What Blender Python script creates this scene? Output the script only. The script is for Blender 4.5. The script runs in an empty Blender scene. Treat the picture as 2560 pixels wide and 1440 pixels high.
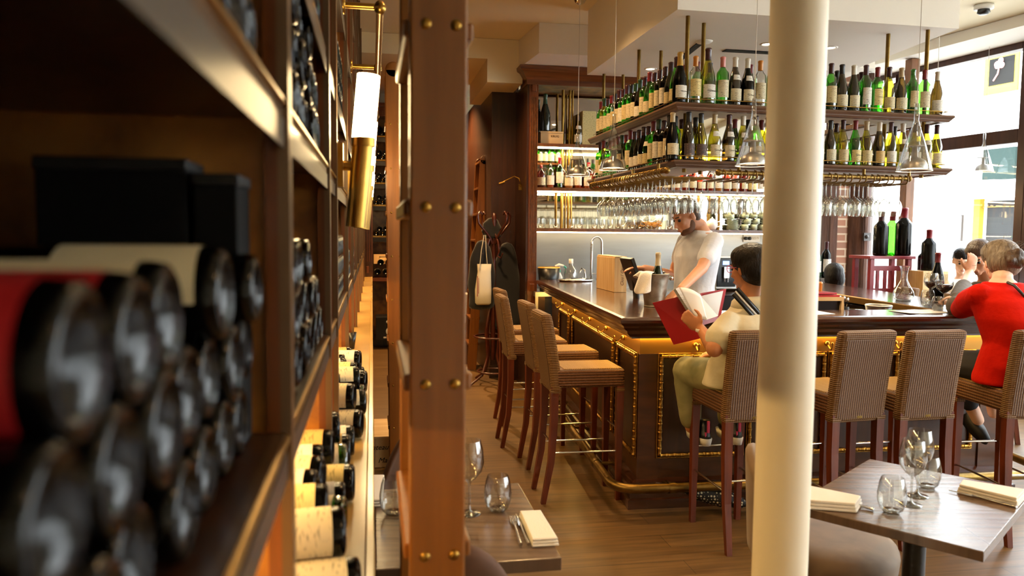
import bpy, math, random
from mathutils import Vector as V, Matrix as MX
random.seed(7)
PI = math.pi
C = bpy.context.scene.collection
# ---------------------------------------------------------------- camera model (2560x1440 frame)
FP = 1950.0; CH = 1.6
_p = math.atan(139.5/FP); _y = math.atan(350/FP); _r = math.radians(.55)
fw = V((math.sin(_y)*math.cos(_p), math.cos(_y)*math.cos(_p), -math.sin(_p)))
_R0 = V((math.cos(_y), -math.sin(_y), 0)); _U0 = V((math.sin(_y)*math.sin(_p), math.cos(_y)*math.sin(_p), math.cos(_p)))
cr = _R0*math.cos(_r)+_U0*math.sin(_r); cu = _U0*math.cos(_r)-_R0*math.sin(_r)
EYE = V((0, 0, CH))
def ray(u, v): return fw*FP+cr*(u-1280)-cu*(v-720)
def Pz(u, v, z): d = ray(u, v); return EYE+d*((z-CH)/d.z)
def Py(u, v, y): d = ray(u, v); return EYE+d*(y/d.y)
def Px(u, v, x): d = ray(u, v); return EYE+d*(x/d.x)
# ---------------------------------------------------------------- materials
def lin(c):
    if isinstance(c, str):
        c = [int(c[i:i+2], 16)/255 for i in (0, 2, 4)]
    return tuple(x/12.92 if x <= .04045 else ((x+.055)/1.055)**2.4 for x in c)+(1,)
MATS = {}
def P(name, col, rough=.5, metal=0., spec=.5, noise=None, bump=None, coat=0, sheen=0, emis=None, alpha=None):
    """principled; noise=(scale vec, col2, contrast) ; bump=(scale vec, strength)"""
    m = bpy.data.materials.new(name); m.use_nodes = True; MATS[name] = m
    nt = m.node_tree; b = nt.nodes['Principled BSDF']
    c = lin(col); b.inputs['Base Color'].default_value = c
    b.inputs['Roughness'].default_value = rough; b.inputs['Metallic'].default_value = metal
    b.inputs['Specular IOR Level'].default_value = spec
    b.inputs['Coat Weight'].default_value = coat; b.inputs['Coat Roughness'].default_value = .15
    b.inputs['Sheen Weight'].default_value = sheen
    L = nt.links
    def coords(sc):
        tc = nt.nodes.new('ShaderNodeTexCoord'); mp = nt.nodes.new('ShaderNodeMapping')
        mp.inputs['Scale'].default_value = sc; L.new(tc.outputs['Object'], mp.inputs['Vector']); return mp
    if noise:
        sc, c2, det = noise
        mp = coords(sc); n = nt.nodes.new('ShaderNodeTexNoise'); n.inputs['Scale'].default_value = 1; n.inputs['Detail'].default_value = det
        n.inputs['Distortion'].default_value = .4
        r = nt.nodes.new('ShaderNodeValToRGB'); r.color_ramp.elements[0].position = .32; r.color_ramp.elements[1].position = .7
        r.color_ramp.elements[0].color = lin(c2); r.color_ramp.elements[1].color = c
        L.new(mp.outputs[0], n.inputs['Vector']); L.new(n.outputs[0], r.inputs[0]); L.new(r.outputs[0], b.inputs['Base Color'])
    if bump:
        sc, st = bump
        mp = coords(sc); n = nt.nodes.new('ShaderNodeTexNoise'); n.inputs['Scale'].default_value = 1; n.inputs['Detail'].default_value = 3
        bp = nt.nodes.new('ShaderNodeBump'); bp.inputs['Strength'].default_value = st; bp.inputs['Distance'].default_value = .01
        L.new(mp.outputs[0], n.inputs['Vector']); L.new(n.outputs[0], bp.inputs['Height']); L.new(bp.outputs[0], b.inputs['Normal'])
    if emis:
        b.inputs['Emission Color'].default_value = lin(emis[0]); b.inputs['Emission Strength'].default_value = emis[1]
    return m
def glass(name, col, gl=.12, rough=.02, edge=.45, dens=.35):
    """thin-walled glass: tinted see-through plus Fresnel reflection"""
    m = bpy.data.materials.new(name); m.use_nodes = True; MATS[name] = m
    nt = m.node_tree; nt.nodes.clear(); L = nt.links
    o = nt.nodes.new('ShaderNodeOutputMaterial'); mx = nt.nodes.new('ShaderNodeMixShader')
    t = nt.nodes.new('ShaderNodeBsdfTransparent'); g = nt.nodes.new('ShaderNodeBsdfGlossy')
    g.inputs['Roughness'].default_value = rough
    lw = nt.nodes.new('ShaderNodeLayerWeight'); lw.inputs['Blend'].default_value = edge
    fr = nt.nodes.new('ShaderNodeFresnel'); fr.inputs['IOR'].default_value = 1.5
    c = lin(col); r = nt.nodes.new('ShaderNodeValToRGB')
    r.color_ramp.elements[0].color = c; r.color_ramp.elements[1].color = (c[0]*dens, c[1]*dens, c[2]*dens, 1)
    r.color_ramp.elements[0].position = .25
    L.new(lw.outputs['Facing'], r.inputs[0]); L.new(r.outputs[0], t.inputs[0])
    nt.nodes.remove(fr); l2 = nt.nodes.new('ShaderNodeLayerWeight'); l2.inputs['Blend'].default_value = .5
    pw = nt.nodes.new('ShaderNodeMath'); pw.operation = 'POWER'; pw.inputs[1].default_value = 2.6; L.new(l2.outputs['Facing'], pw.inputs[0])
    ad = nt.nodes.new('ShaderNodeMath'); ad.operation = 'MULTIPLY_ADD'; ad.inputs[1].default_value = .75; ad.inputs[2].default_value = .06+gl*.3; ad.use_clamp = True
    L.new(pw.outputs[0], ad.inputs[0]); L.new(ad.outputs[0], mx.inputs[0]); L.new(t.outputs[0], mx.inputs[1]); L.new(g.outputs[0], mx.inputs[2])
    L.new(mx.outputs[0], o.inputs[0]); return m
def emit(name, col, st):
    m = bpy.data.materials.new(name); m.use_nodes = True; MATS[name] = m
    nt = m.node_tree; nt.nodes.clear(); o = nt.nodes.new('ShaderNodeOutputMaterial'); e = nt.nodes.new('ShaderNodeEmission')
    e.inputs[0].default_value = lin(col); e.inputs[1].default_value = st; nt.links.new(e.outputs[0], o.inputs[0]); return m
def stripes(name, c1, c2, axis, freq, rough=.6, strength=.6, weave=None):
    """woven cord: ribs along one object axis with small cross weave"""
    m = P(name, c1, rough); nt = m.node_tree; L = nt.links; b = nt.nodes['Principled BSDF']
    tc = nt.nodes.new('ShaderNodeTexCoord'); sp = nt.nodes.new('ShaderNodeSeparateXYZ'); L.new(tc.outputs['Object'], sp.inputs[0])
    def wave(ax, f):
        a = nt.nodes.new('ShaderNodeMath'); a.operation = 'MULTIPLY'; a.inputs[1].default_value = f
        s = nt.nodes.new('ShaderNodeMath'); s.operation = 'SINE'; L.new(sp.outputs[ax], a.inputs[0]); L.new(a.outputs[0], s.inputs[0]); return s
    s1 = wave(axis, freq)
    mr = nt.nodes.new('ShaderNodeMapRange'); mr.inputs[1].default_value = -1; L.new(s1.outputs[0], mr.inputs[0])
    h = mr
    if weave:
        s2 = wave(weave[0], weave[1]); m2 = nt.nodes.new('ShaderNodeMath'); m2.operation = 'MULTIPLY_ADD'; m2.inputs[1].default_value = .18
        L.new(s2.outputs[0], m2.inputs[0]); L.new(mr.outputs[0], m2.inputs[2]); h = m2
    r = nt.nodes.new('ShaderNodeValToRGB'); r.color_ramp.elements[0].color = lin(c2); r.color_ramp.elements[1].color = lin(c1)
    r.color_ramp.elements[0].position = .1; r.color_ramp.elements[1].position = .75
    L.new(h.outputs[0], r.inputs[0]); L.new(r.outputs[0], b.inputs['Base Color'])
    bp = nt.nodes.new('ShaderNodeBump'); bp.inputs['Strength'].default_value = strength; bp.inputs['Distance'].default_value = .004
    L.new(h.outputs[0], bp.inputs['Height']); L.new(bp.outputs[0], b.inputs['Normal']); return m
def planks(name, c1, c2, c3, w=.14, ln=1.6, rough=.35, rot=0, bump=.1):
    m = P(name, c1, rough); nt = m.node_tree; L = nt.links; b = nt.nodes['Principled BSDF']
    tc = nt.nodes.new('ShaderNodeTexCoord'); mp = nt.nodes.new('ShaderNodeMapping'); mp.inputs['Rotation'].default_value = (0, 0, rot)
    L.new(tc.outputs['Object'], mp.inputs[0])
    br = nt.nodes.new('ShaderNodeTexBrick'); br.inputs['Color1'].default_value = lin(c1); br.inputs['Color2'].default_value = lin(c2)
    br.inputs['Mortar'].default_value = lin(c3); br.inputs['Scale'].default_value = 1; br.inputs['Mortar Size'].default_value = .002
    br.inputs['Brick Width'].default_value = ln; br.inputs['Row Height'].default_value = w; L.new(mp.outputs[0], br.inputs['Vector'])
    m2 = nt.nodes.new('ShaderNodeMapping'); m2.inputs['Scale'].default_value = (2.2, 38, 1); L.new(mp.outputs[0], m2.inputs[0])
    n = nt.nodes.new('ShaderNodeTexNoise'); n.inputs['Scale'].default_value = 1; n.inputs['Detail'].default_value = 5; L.new(m2.outputs[0], n.inputs['Vector'])
    mx = nt.nodes.new('ShaderNodeMix'); mx.data_type = 'RGBA'; mx.blend_type = 'MULTIPLY'; mx.inputs[0].default_value = .75
    r = nt.nodes.new('ShaderNodeValToRGB'); r.color_ramp.elements[0].color = (.4, .36, .3, 1); r.color_ramp.elements[1].color = (1.15, 1.1, 1.05, 1)
    r.color_ramp.elements[0].position = .3; r.color_ramp.elements[1].position = .68
    L.new(n.outputs[0], r.inputs[0]); L.new(br.outputs[0], mx.inputs[6]); L.new(r.outputs[0], mx.inputs[7]); L.new(mx.outputs[2], b.inputs['Base Color'])
    bp = nt.nodes.new('ShaderNodeBump'); bp.inputs['Strength'].default_value = bump; bp.inputs['Distance'].default_value = .003
    L.new(n.outputs[0], bp.inputs['Height']); L.new(bp.outputs[0], b.inputs['Normal']); return m
def printed(name, paper, ink, f=240., rough=.6):
    """label paper with faint rows of print"""
    m = P(name, paper, rough); nt = m.node_tree; L = nt.links; b = nt.nodes['Principled BSDF']
    tc = nt.nodes.new('ShaderNodeTexCoord'); mp = nt.nodes.new('ShaderNodeMapping'); mp.inputs['Scale'].default_value = (70, 70, f*1.1)
    L.new(tc.outputs['Object'], mp.inputs[0]); n = nt.nodes.new('ShaderNodeTexNoise'); n.inputs['Scale'].default_value = 1; n.inputs['Detail'].default_value = 0
    L.new(mp.outputs[0], n.inputs['Vector'])
    r = nt.nodes.new('ShaderNodeValToRGB'); r.color_ramp.elements[0].color = lin(paper); r.color_ramp.elements[1].color = lin(ink)
    r.color_ramp.elements[0].position = .6; r.color_ramp.elements[1].position = .85
    L.new(n.outputs[0], r.inputs[0]); L.new(r.outputs[0], b.inputs['Base Color']); return m
W = (1, 1, 1)
# woods are stretched along z (vertical grain) or y
P('wood_red', '7a3f14', .33, noise=((30, 30, 2), '4f2308', 4), coat=.3)
P('wood_red_h', '7a4218', .33, noise=((2, 30, 30), '532609', 4), coat=.3)
P('wood_y', '7d4a20', .35, noise=((30, 2, 30), '55300f', 4), coat=.2)
P('wood_dark', '3f2110', .38, noise=((25, 25, 2), '28130a', 4), coat=.15)
P('wood_ladder', '8c5620', .34, noise=((22, 22, 1.5), '74430f', 4), coat=.2)
P('burl', 'b5762c', .42, noise=((9, 9, 9), '683a10', 6), coat=.2)
P('wood_front', '57300f', .36, noise=((4, 4, 18), '3c1e0a', 4), coat=.25)
P('counter', '53301a', .16, noise=((3, 24, 24), '3a1f10', 5), coat=.6)
P('molding', '4a2612', .25, noise=((2, 20, 20), '34180b', 3), coat=.4)
P('stool_leg', '6c2e12', .4, noise=((30, 30, 3), '4f1d0a', 3))
P('thonet', '57230f', .3, noise=((20, 20, 5), '3c1408', 3), coat=.4)
P('walnut_shelf', '6d4c35', .4, noise=((3, 3, 40), '543824', 4))
P('brass', 'b08a45', .28, 1.0, noise=((14, 14, 14), '96712f', 3))
P('post_trim', '6a523a', .3, .4)
P('rack_edge', '46311e', .3, coat=.4)
P('brass_old', '8f7440', .38, 1.0, noise=((14, 14, 14), '6f5628', 3))
P('gold', 'c59a4a', .35, 1.0, noise=((60, 60, 60), '8f6526', 3))
P('gold_frieze', '9a6f2a', .38, .7)
P('steel', 'cfcfcd', .38, 1.0, noise=((2, 2, 14), 'c4c3bf', 3))
P('chrome', 'd8d8d8', .12, 1.0)
P('pewter', 'b8b2a6', .42, .85, noise=((18, 18, 18), '847d70', 4))
P('mirror', 'e0dccf', .03, 1.0)
P('cream', 'f0e4c6', .7, noise=((1.2, 1.2, 1.2), 'ecdfbe', 2))
P('white_paint', 'f0ece4', .65, noise=((1.2, 1.2, 1.2), 'ece8df', 2))
P('column_paint', 'efe5cf', .42, noise=((3, 3, 1), 'e9dec6', 2))
P('ledge', 'c9a564', .3, noise=((5, 3, 5), 'ad8744', 6), coat=.3)
P('ledge_trim', 'd2b27a', .25, noise=((10, 2, 10), 'bd9856', 3), coat=.3)
P('black', '0c0b0b', .35); P('black_matt', '070707', .8, spec=.15); P('char', '161514', .6, spec=.3)
P('dkglass', '030405', .17, spec=.25)
P('dkgreen', '0b1a0d', .08, spec=.8)
P('red_paint', '8e1f2b', .4, noise=((8, 8, 8), '7d1824', 2))
P('red_label', 'a81e22', .5); P('cream_label', 'd9cba4', .6)
P('pine', 'd9b987', .5, noise=((3, 30, 3), 'c79f68', 4)); P('pine_v', 'd7b681', .5, noise=((26, 26, 2.2), 'bd935a', 4))
P('cardboard', 'a58562', .8); P('white_card', 'd8d4cb', .7)
P('linen', 'ebe6dc', .85, bump=((300, 300, 300), .25), sheen=.3)
P('tote', 'd9d0b6', .9, bump=((200, 200, 200), .3)); P('coat_black', '0d0e10', .9, sheen=.3)
P('velvet', '806648', .75, noise=((6, 6, 6), '5f4830', 3), sheen=.25); P('velvet_brown', '5c391c', .75, noise=((6, 6, 6), '45270f', 3), sheen=.03)
P('skin', 'd69a78', .5, spec=.4); P('skin_tan', 'bb7c52', .5, spec=.4); P('skin_pale', 'e3b89d', .5, spec=.4)
P('hair_dark', '0b0807', .5, spec=.25, noise=((60, 60, 12), '17100d', 4), bump=((90, 90, 20), .6))
P('hair_brown', '3d2a1c', .5, noise=((60, 60, 20), '57402c', 4), bump=((90, 90, 20), .6))
P('hair_grey', '8a7a66', .55, noise=((70, 70, 14), '54432f', 5), bump=((80, 80, 16), .9))
P('beard', '6b4a36', .8); P('lips', 'a8594a', .5); P('eye', '1a1210', .3)
P('tee', 'f0f0f6', .8, noise=((8, 8, 8), 'e8e8f0', 2), bump=((22, 22, 22), .35), sheen=.2)
P('shirt_cream', 'd8d0b4', .8, noise=((6, 6, 6), 'cdc4a4', 3), bump=((14, 14, 14), .5), sheen=.2)
P('sweater', 'cf1c06', .9, noise=((5, 5, 5), 'be1604', 2), bump=((45, 45, 45), .25), spec=.1)
P('jacket', '5d5248', .85, noise=((30, 30, 30), '4c423a', 3), bump=((20, 20, 20), .4))
P('trousers', '11131a', .8); P('olive', '4c523f', .8); P('khaki', '9c966c', .8, noise=((9, 9, 9), '77764f', 3))
P('jeans', '2c3340', .8); P('shoe_tan', 'b07936', .4); P('sole', 'd8d6d0', .6); P('pink', 'c33a60', .5); P('teal', '2f9f86', .4)
P('menu_red', 'a3121a', .35, coat=.3); P('paper', 'eeece8', .7); P('paper_edge', 'c9c6c0', .7, noise=((10, 10, 300), 'a6a39d', 2))
P('strap_white', 'd8d4cc', .8); P('sage', '8d9886', .45); P('porcelain', 'ece8df', .25, coat=.3)
P('plastic_white', 'dcdad4', .4); P('liqueur', 'b4521a', .15); P('amber_liq', 'c98a2a', .15); P('wine_red', '3b0610', .05, spec=.7)
P('timber_old', '5c3a28', .85, noise=((20, 20, 2.5), '3a2217', 6), bump=((30, 30, 4), 1.0))
P('frame_brown', '4a2a1d', .45, noise=((20, 20, 3), '3a1f15', 3)); P('frame_mid', '8a5a34', .4, noise=((20, 20, 3), '6d4425', 3))
P('iron', '4d4a49', .5, .8); P('facade_white', 'efeeea', .9); P('facade_yellow', 'a88f22', .8); P('facade_green', '2b3532', .9, spec=0)
P('splash', '9c9b97', .42, .85, noise=((2, 2, 14), '93928e', 3))
P('terrazzo', 'b9b3a8', .5); P('pavement', '9a968e', .9)
P('floor_edge', '6b4522', .4)
printed('label_cream', 'd0c5a5', '6d6453'); printed('label_white', 'dad6ca', '7a7468'); printed('label_aged', 'c9b98c', '6a5b3e')
printed('label_yellow', 'dcc98a', '5b4a28'); printed('label_tan', 'c8a868', '7a5c30'); printed('label_art', '4a3a36', 'b08a70', 90)
for n, c in (('cap_burg', '3c0f1a'), ('cap_red', '7a1420'), ('cap_black', '121014'), ('cap_green', '163f20'), ('cap_gold', 'b38c34'), ('cap_white', 'cfcabd'), ('cap_orange', 'c07a1e'), ('cap_pink', 'd07f78'), ('cap_cream', 'bba985')):
    P(n, c, .35, spec=.6)
glass('g_green', '86d866', edge=.35); glass('g_bright', '5cc044', edge=.35, dens=.25); glass('g_olive', 'd0c858', edge=.35); glass('g_dark', '5f7238', edge=.4)
glass('g_brown', '6b5a2c', edge=.4); glass('g_black', '1a1f16', edge=.6); glass('g_clear', 'f4f4f0', gl=.35, edge=.45, dens=.33, rough=.05); glass('g_pane', 'fafcfc', edge=.01, gl=0, dens=1)
glass('g_amber', 'e0a050', edge=.4); glass('g_rose', 'e07050', edge=.4); glass('g_shade', 'eeeeee', gl=.5, edge=.45, dens=.5)
emit('led', 'ffe2a8', 60); emit('led_cool', 'ffe9bd', 14); emit('lamp_warm', 'ffdca0', 30); emit('bulb', 'fff0d0', 16); emit('downlight', 'ffedc8', 18); emit('screen', '6f8dff', 3)
emit('led_bar', 'ffc868', 60); emit('led_shelf', 'ffcf80', 85); emit('led_low', 'ffe2b0', 14)
P('strip_grey', '57524c', .3, .6)
stripes('wicker_back', '73522f', '4a301c', 0, 2*PI/.0125, weave=(2, 2*PI/.006)); stripes('wicker_seat', '9c7636', '6d4c20', 1, 2*PI/.011, weave=(0, 2*PI/.006))
stripes('wicker_side', '6d431e', '4a2a10', 2, 2*PI/.016, weave=(1, 2*PI/.008)); stripes('wicker_trim', '7c582c', '583a18', 2, 2*PI/.010, weave=(0, 2*PI/.012))
planks('floor_wood', '765a35', '684d2b', '40301b', w=.16, ln=1.5, rough=.38)
planks('table_wood', '6f5b4c', '66523f', '563728', w=9, ln=9, rough=.24, rot=.2, bump=.35)
# brick
def brickmat():
    m = P('brick', 'b08a70', .9); nt = m.node_tree; L = nt.links; b = nt.nodes['Principled BSDF']
    tc = nt.nodes.new('ShaderNodeTexCoord'); mp = nt.nodes.new('ShaderNodeMapping'); mp.inputs['Rotation'].default_value = (PI/2, 0, 0)
    L.new(tc.outputs['Object'], mp.inputs[0]); br = nt.nodes.new('ShaderNodeTexBrick')
    br.inputs['Color1'].default_value = lin('a5745c'); br.inputs['Color2'].default_value = lin('8d6a58'); br.inputs['Mortar'].default_value = lin('cbb69c')
    br.inputs['Scale'].default_value = 1; br.inputs['Brick Width'].default_value = .3; br.inputs['Row Height'].default_value = .085; br.inputs['Mortar Size'].default_value = .012
    br.inputs['Mortar Smooth'].default_value = .4
    L.new(mp.outputs[0], br.inputs['Vector']); L.new(br.outputs[0], b.inputs['Base Color'])
brickmat()
# dotted umbrella cloth
def dots():
    m = P('dotted', '0d0d10', .6); nt = m.node_tree; L = nt.links; b = nt.nodes['Principled BSDF']
    tc = nt.nodes.new('ShaderNodeTexCoord'); vo = nt.nodes.new('ShaderNodeTexVoronoi'); vo.inputs['Scale'].default_value = 55; vo.inputs['Randomness'].default_value = .3
    L.new(tc.outputs['Object'], vo.inputs['Vector']); r = nt.nodes.new('ShaderNodeValToRGB')
    r.color_ramp.elements[0].color = lin('d8d2b8'); r.color_ramp.elements[1].color = lin('0d0d10'); r.color_ramp.elements[0].position = .3; r.color_ramp.elements[1].position = .36
    L.new(vo.outputs['Distance'], r.inputs[0]); L.new(r.outputs[0], b.inputs['Base Color'])
dots()
# ---------------------------------------------------------------- mesh builder
class MB:
    def __init__(s, M=None): s.v = []; s.f = []; s.mi = []; s.sm = []; s.M = M
    def add(s, vs, fs, mi=0, sm=False):
        k = len(s.v)
        for p in vs: p = V(p); s.v.append(s.M @ p if s.M else p)
        for f in fs: s.f.append([i+k for i in f]); s.mi.append(mi); s.sm.append(sm)
        return s
    def hexa(s, p, mi=0): return s.add(p, [(0, 3, 2, 1), (4, 5, 6, 7), (0, 1, 5, 4), (1, 2, 6, 5), (2, 3, 7, 6), (3, 0, 4, 7)], mi)
    def box(s, x0, x1, y0, y1, z0, z1, mi=0):
        return s.hexa([(x0, y0, z0), (x1, y0, z0), (x1, y1, z0), (x0, y1, z0), (x0, y0, z1), (x1, y0, z1), (x1, y1, z1), (x0, y1, z1)], mi)
    def cbox(s, c, d, mi=0, rz=0, rx=0, ry=0):
        R = MX.Rotation(rz, 3, 'Z') @ MX.Rotation(ry, 3, 'Y') @ MX.Rotation(rx, 3, 'X'); c = V(c); a, b, e = d[0]/2, d[1]/2, d[2]/2
        return s.hexa([c+R @ V(q) for q in ((-a, -b, -e), (a, -b, -e), (a, b, -e), (-a, b, -e), (-a, -b, e), (a, -b, e), (a, b, e), (-a, b, e))], mi)
    def prism(s, poly, z0, z1, mi=0):
        n = len(poly); vs = [(x, y, z0) for x, y in poly]+[(x, y, z1) for x, y in poly]
        return s.add(vs, [list(range(n))[::-1], list(range(n, 2*n))]+[(i, (i+1) % n, n+(i+1) % n, n+i) for i in range(n)], mi)
    def lathe(s, prof, c=(0, 0, 0), seg=20, mi=0, T=None, a0=0, a1=2*PI, sm=True, cap=False):
        c = V(c); full = abs(a1-a0-2*PI) < 1e-6; n = seg if full else seg+1; vs = []; fs = []
        for r, z in prof:
            for i in range(n):
                a = a0+(a1-a0)*i/seg; q = V((r*math.cos(a), r*math.sin(a), z)); vs.append(c+(T @ q if T else q))
        for j in range(len(prof)-1):
            for i in range(seg):
                i2 = (i+1) % n if full else i+1
                fs.append((j*n+i, j*n+i2, (j+1)*n+i2, (j+1)*n+i))
        if cap: fs.append(list(range(n))[::-1]); fs.append(list(range((len(prof)-1)*n, len(prof)*n)))
        return s.add(vs, fs, mi, sm)
    def tube(s, pts, r, seg=8, mi=0, cap=True, flat=1, up=None):
        pts = [V(p) for p in pts]; n = len(pts); rs = r if isinstance(r, (list, tuple)) else [r]*n; vs = []; fs = []
        pv = None
        for k in range(n):
            t = (pts[min(k+1, n-1)]-pts[max(k-1, 0)]).normalized()
            if pv is None:
                a = V(up) if up else (V((0, 0, 1)) if abs(t.z) < .9 else V((1, 0, 0)))
            else: a = pv
            x = (a-t*a.dot(t)).normalized(); pv = x; y = t.cross(x)
            for i in range(seg):
                an = 2*PI*i/seg; vs.append(pts[k]+x*(rs[k]*math.cos(an)*flat)+y*(rs[k]*math.sin(an)))
        for k in range(n-1):
            for i in range(seg): fs.append((k*seg+i, k*seg+(i+1) % seg, (k+1)*seg+(i+1) % seg, (k+1)*seg+i))
        s.add(vs, fs, mi, True)
        if cap: s.add(vs[:seg], [list(range(seg))[::-1]], mi); s.add(vs[-seg:], [list(range(seg))], mi)
        return s
    def ell(s, c, r, R=None, mi=0, seg=14, rings=8):
        c = V(c); vs = []; fs = []
        if isinstance(r, (int, float)): r = (r, r, r)
        for j in range(1, rings):
            th = PI*j/rings
            for i in range(seg):
                a = 2*PI*i/seg; q = V((r[0]*math.sin(th)*math.cos(a), r[1]*math.sin(th)*math.sin(a), r[2]*math.cos(th))); vs.append(c+(R @ q if R else q))
        for q in (V((0, 0, r[2])), V((0, 0, -r[2]))): vs.append(c+(R @ q if R else q))
        T = len(vs)-2
        for j in range(rings-2):
            for i in range(seg): fs.append((j*seg+i, (j+1)*seg+i, (j+1)*seg+(i+1) % seg, j*seg+(i+1) % seg))
        for i in range(seg): fs.append((T, i, (i+1) % seg)); fs.append((T+1, (rings-2)*seg+(i+1) % seg, (rings-2)*seg+i))
        return s.add(vs, fs, mi, True)
    def loft(s, rings, seg=20, mi=0, cap=True, pw=2.0):
        """rings of (centre, half-width vector, half-depth vector)"""
        vs = []; fs = []
        for c, a, b in rings:
            c, a, b = V(c), V(a), V(b)
            for i in range(seg):
                t = 2*PI*i/seg; ct, st = math.cos(t), math.sin(t)
                x = math.copysign(abs(ct)**(2/pw), ct); y = math.copysign(abs(st)**(2/pw), st); vs.append(c+a*x+b*y)
        n = len(rings)
        for k in range(n-1):
            for i in range(seg): fs.append((k*seg+i, k*seg+(i+1) % seg, (k+1)*seg+(i+1) % seg, (k+1)*seg+i))
        if cap: fs.append(list(range(seg))[::-1]); fs.append(list(range((n-1)*seg, n*seg)))
        return s.add(vs, fs, mi, True)
    def grid(s, fn, nu, nv, mi=0, sm=True):
        vs = [fn(i/nu, j/nv) for j in range(nv+1) for i in range(nu+1)]
        return s.add(vs, [(j*(nu+1)+i, j*(nu+1)+i+1, (j+1)*(nu+1)+i+1, (j+1)*(nu+1)+i) for j in range(nv) for i in range(nu)], mi, sm)
    def sweep(s, path, prof, mi=0, closed=False):
        """path: xy corner points; prof: (outward offset, z); outward = left-hand normal reversed"""
        n = len(path); vs = []; fs = []; m = len(prof)
        for i in range(n):
            p = V(path[i]).to_2d() if len(path[i]) > 2 else V(path[i])
            a = V(path[i-1]) if (i > 0 or closed) else None; b = V(path[(i+1) % n]) if (i < n-1 or closed) else None
            d1 = (p-a).normalized() if a is not None else None; d2 = (b-p).normalized() if b is not None else None
            d1 = d1 or d2; d2 = d2 or d1
            n1 = V((d1.y, -d1.x)); n2 = V((d2.y, -d2.x)); nn = (n1+n2).normalized(); k = 1/max(.3, nn.dot(n1))
            for o, z in prof: q = p+nn*(o*k); vs.append((q.x, q.y, z))
        for i in range(n if closed else n-1):
            j = (i+1) % n
            for q in range(m-1): fs.append((i*m+q, j*m+q, j*m+q+1, i*m+q+1))
        return s.add(vs, fs, mi)
    def mesh(s, name, mats):
        me = bpy.data.meshes.new(name); me.from_pydata([tuple(v) for v in s.v], [], s.f)
        for m in (mats if isinstance(mats, (list, tuple)) else [mats]): me.materials.append(MATS[m])
        me.polygons.foreach_set('material_index', s.mi); me.polygons.foreach_set('use_smooth', s.sm); me.update(); return me
def tag(o, label, cat, group=None, kind=None):
    if label: o['label'] = label
    if cat: o['category'] = cat
    if group: o['group'] = group
    if kind: o['kind'] = kind
    return o
def thing(name, label, cat, loc=(0, 0, 0), rz=0, group=None, kind=None):
    o = bpy.data.objects.new(name, None); C.objects.link(o); o.location = loc; o.rotation_euler = (0, 0, rz); o.empty_display_size = .05
    return tag(o, label, cat, group, kind)
def mods(o, bev=0, sub=0, remesh=0, smooth=0, solid=0):
    if remesh: m = o.modifiers.new('r', 'REMESH'); m.mode = 'VOXEL'; m.voxel_size = remesh; m.use_smooth_shade = True
    if smooth: m = o.modifiers.new('s', 'SMOOTH'); m.iterations = smooth; m.factor = .5
    if solid: m = o.modifiers.new('t', 'SOLIDIFY'); m.thickness = solid; m.offset = 0
    if bev: m = o.modifiers.new('b', 'BEVEL'); m.width = bev; m.segments = 2; m.limit_method = 'ANGLE'; m.angle_limit = .6
    if sub: m = o.modifiers.new('u', 'SUBSURF'); m.levels = m.render_levels = sub
def part(name, mb, mats, parent, world=False, label=None, **k):
    """mesh object; world=True: vertices are world coordinates, the parent is an unrotated thing"""
    if world and parent is not None:
        c = V(parent.location)
        if parent.parent: c = c+V(parent.parent.location)
        mb.v = [p-c for p in mb.v]
    o = bpy.data.objects.new(name, mb.mesh(name, mats)); C.objects.link(o); o.parent = parent
    if label: o['label'] = label
    mods(o, **k); return o
def solo(name, mb, mats, label, cat, group=None, kind=None, **k):
    xs = [p.x for p in mb.v]; ys = [p.y for p in mb.v]; zs = [p.z for p in mb.v]
    c = V(((min(xs)+max(xs))/2, (min(ys)+max(ys))/2, min(zs))); mb.v = [p-c for p in mb.v]
    o = bpy.data.objects.new(name, mb.mesh(name, mats)); C.objects.link(o); o.location = c; mods(o, **k)
    return tag(o, label, cat, group, kind)
def struct(name, mb, mats, **k):
    o = bpy.data.objects.new(name, mb.mesh(name, mats)); C.objects.link(o); o['kind'] = 'structure'; mods(o, **k); return o
CACHE = {}
def cached(key, fn, mats):
    if key not in CACHE: CACHE[key] = fn().mesh(str(key[0]), mats)
    return CACHE[key]
def inst(name, me, parent=None, loc=(0, 0, 0), rot=(0, 0, 0), label=None):
    o = bpy.data.objects.new(name, me); C.objects.link(o); o.parent = parent; o.location = loc; o.rotation_euler = rot
    if label: o['label'] = label
    return o
def copy_tree(o, parent=None):
    c = o.copy(); C.objects.link(c); c.parent = parent
    for ch in [x for x in bpy.data.objects if x.parent == o]: copy_tree(ch, c)
    return c
def text(body, size, loc, rot, mat, parent, name='lettering', al='CENTER', italic=False, d=.0006):
    cu_ = bpy.data.curves.new('t', 'FONT'); cu_.body = body; cu_.size = size; cu_.align_x = al; cu_.align_y = 'CENTER'; cu_.extrude = d; cu_.resolution_u = 2
    if italic: cu_.shear = .35
    t = bpy.data.objects.new('t', cu_); C.objects.link(t); dg = bpy.context.evaluated_depsgraph_get()
    me = bpy.data.meshes.new_from_object(t.evaluated_get(dg)); bpy.data.objects.remove(t); bpy.data.curves.remove(cu_)
    me.materials.clear(); me.materials.append(MATS[mat])
    o = bpy.data.objects.new(name, me); C.objects.link(o); o.parent = parent; o.location = loc; o.rotation_euler = rot; return o
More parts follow.
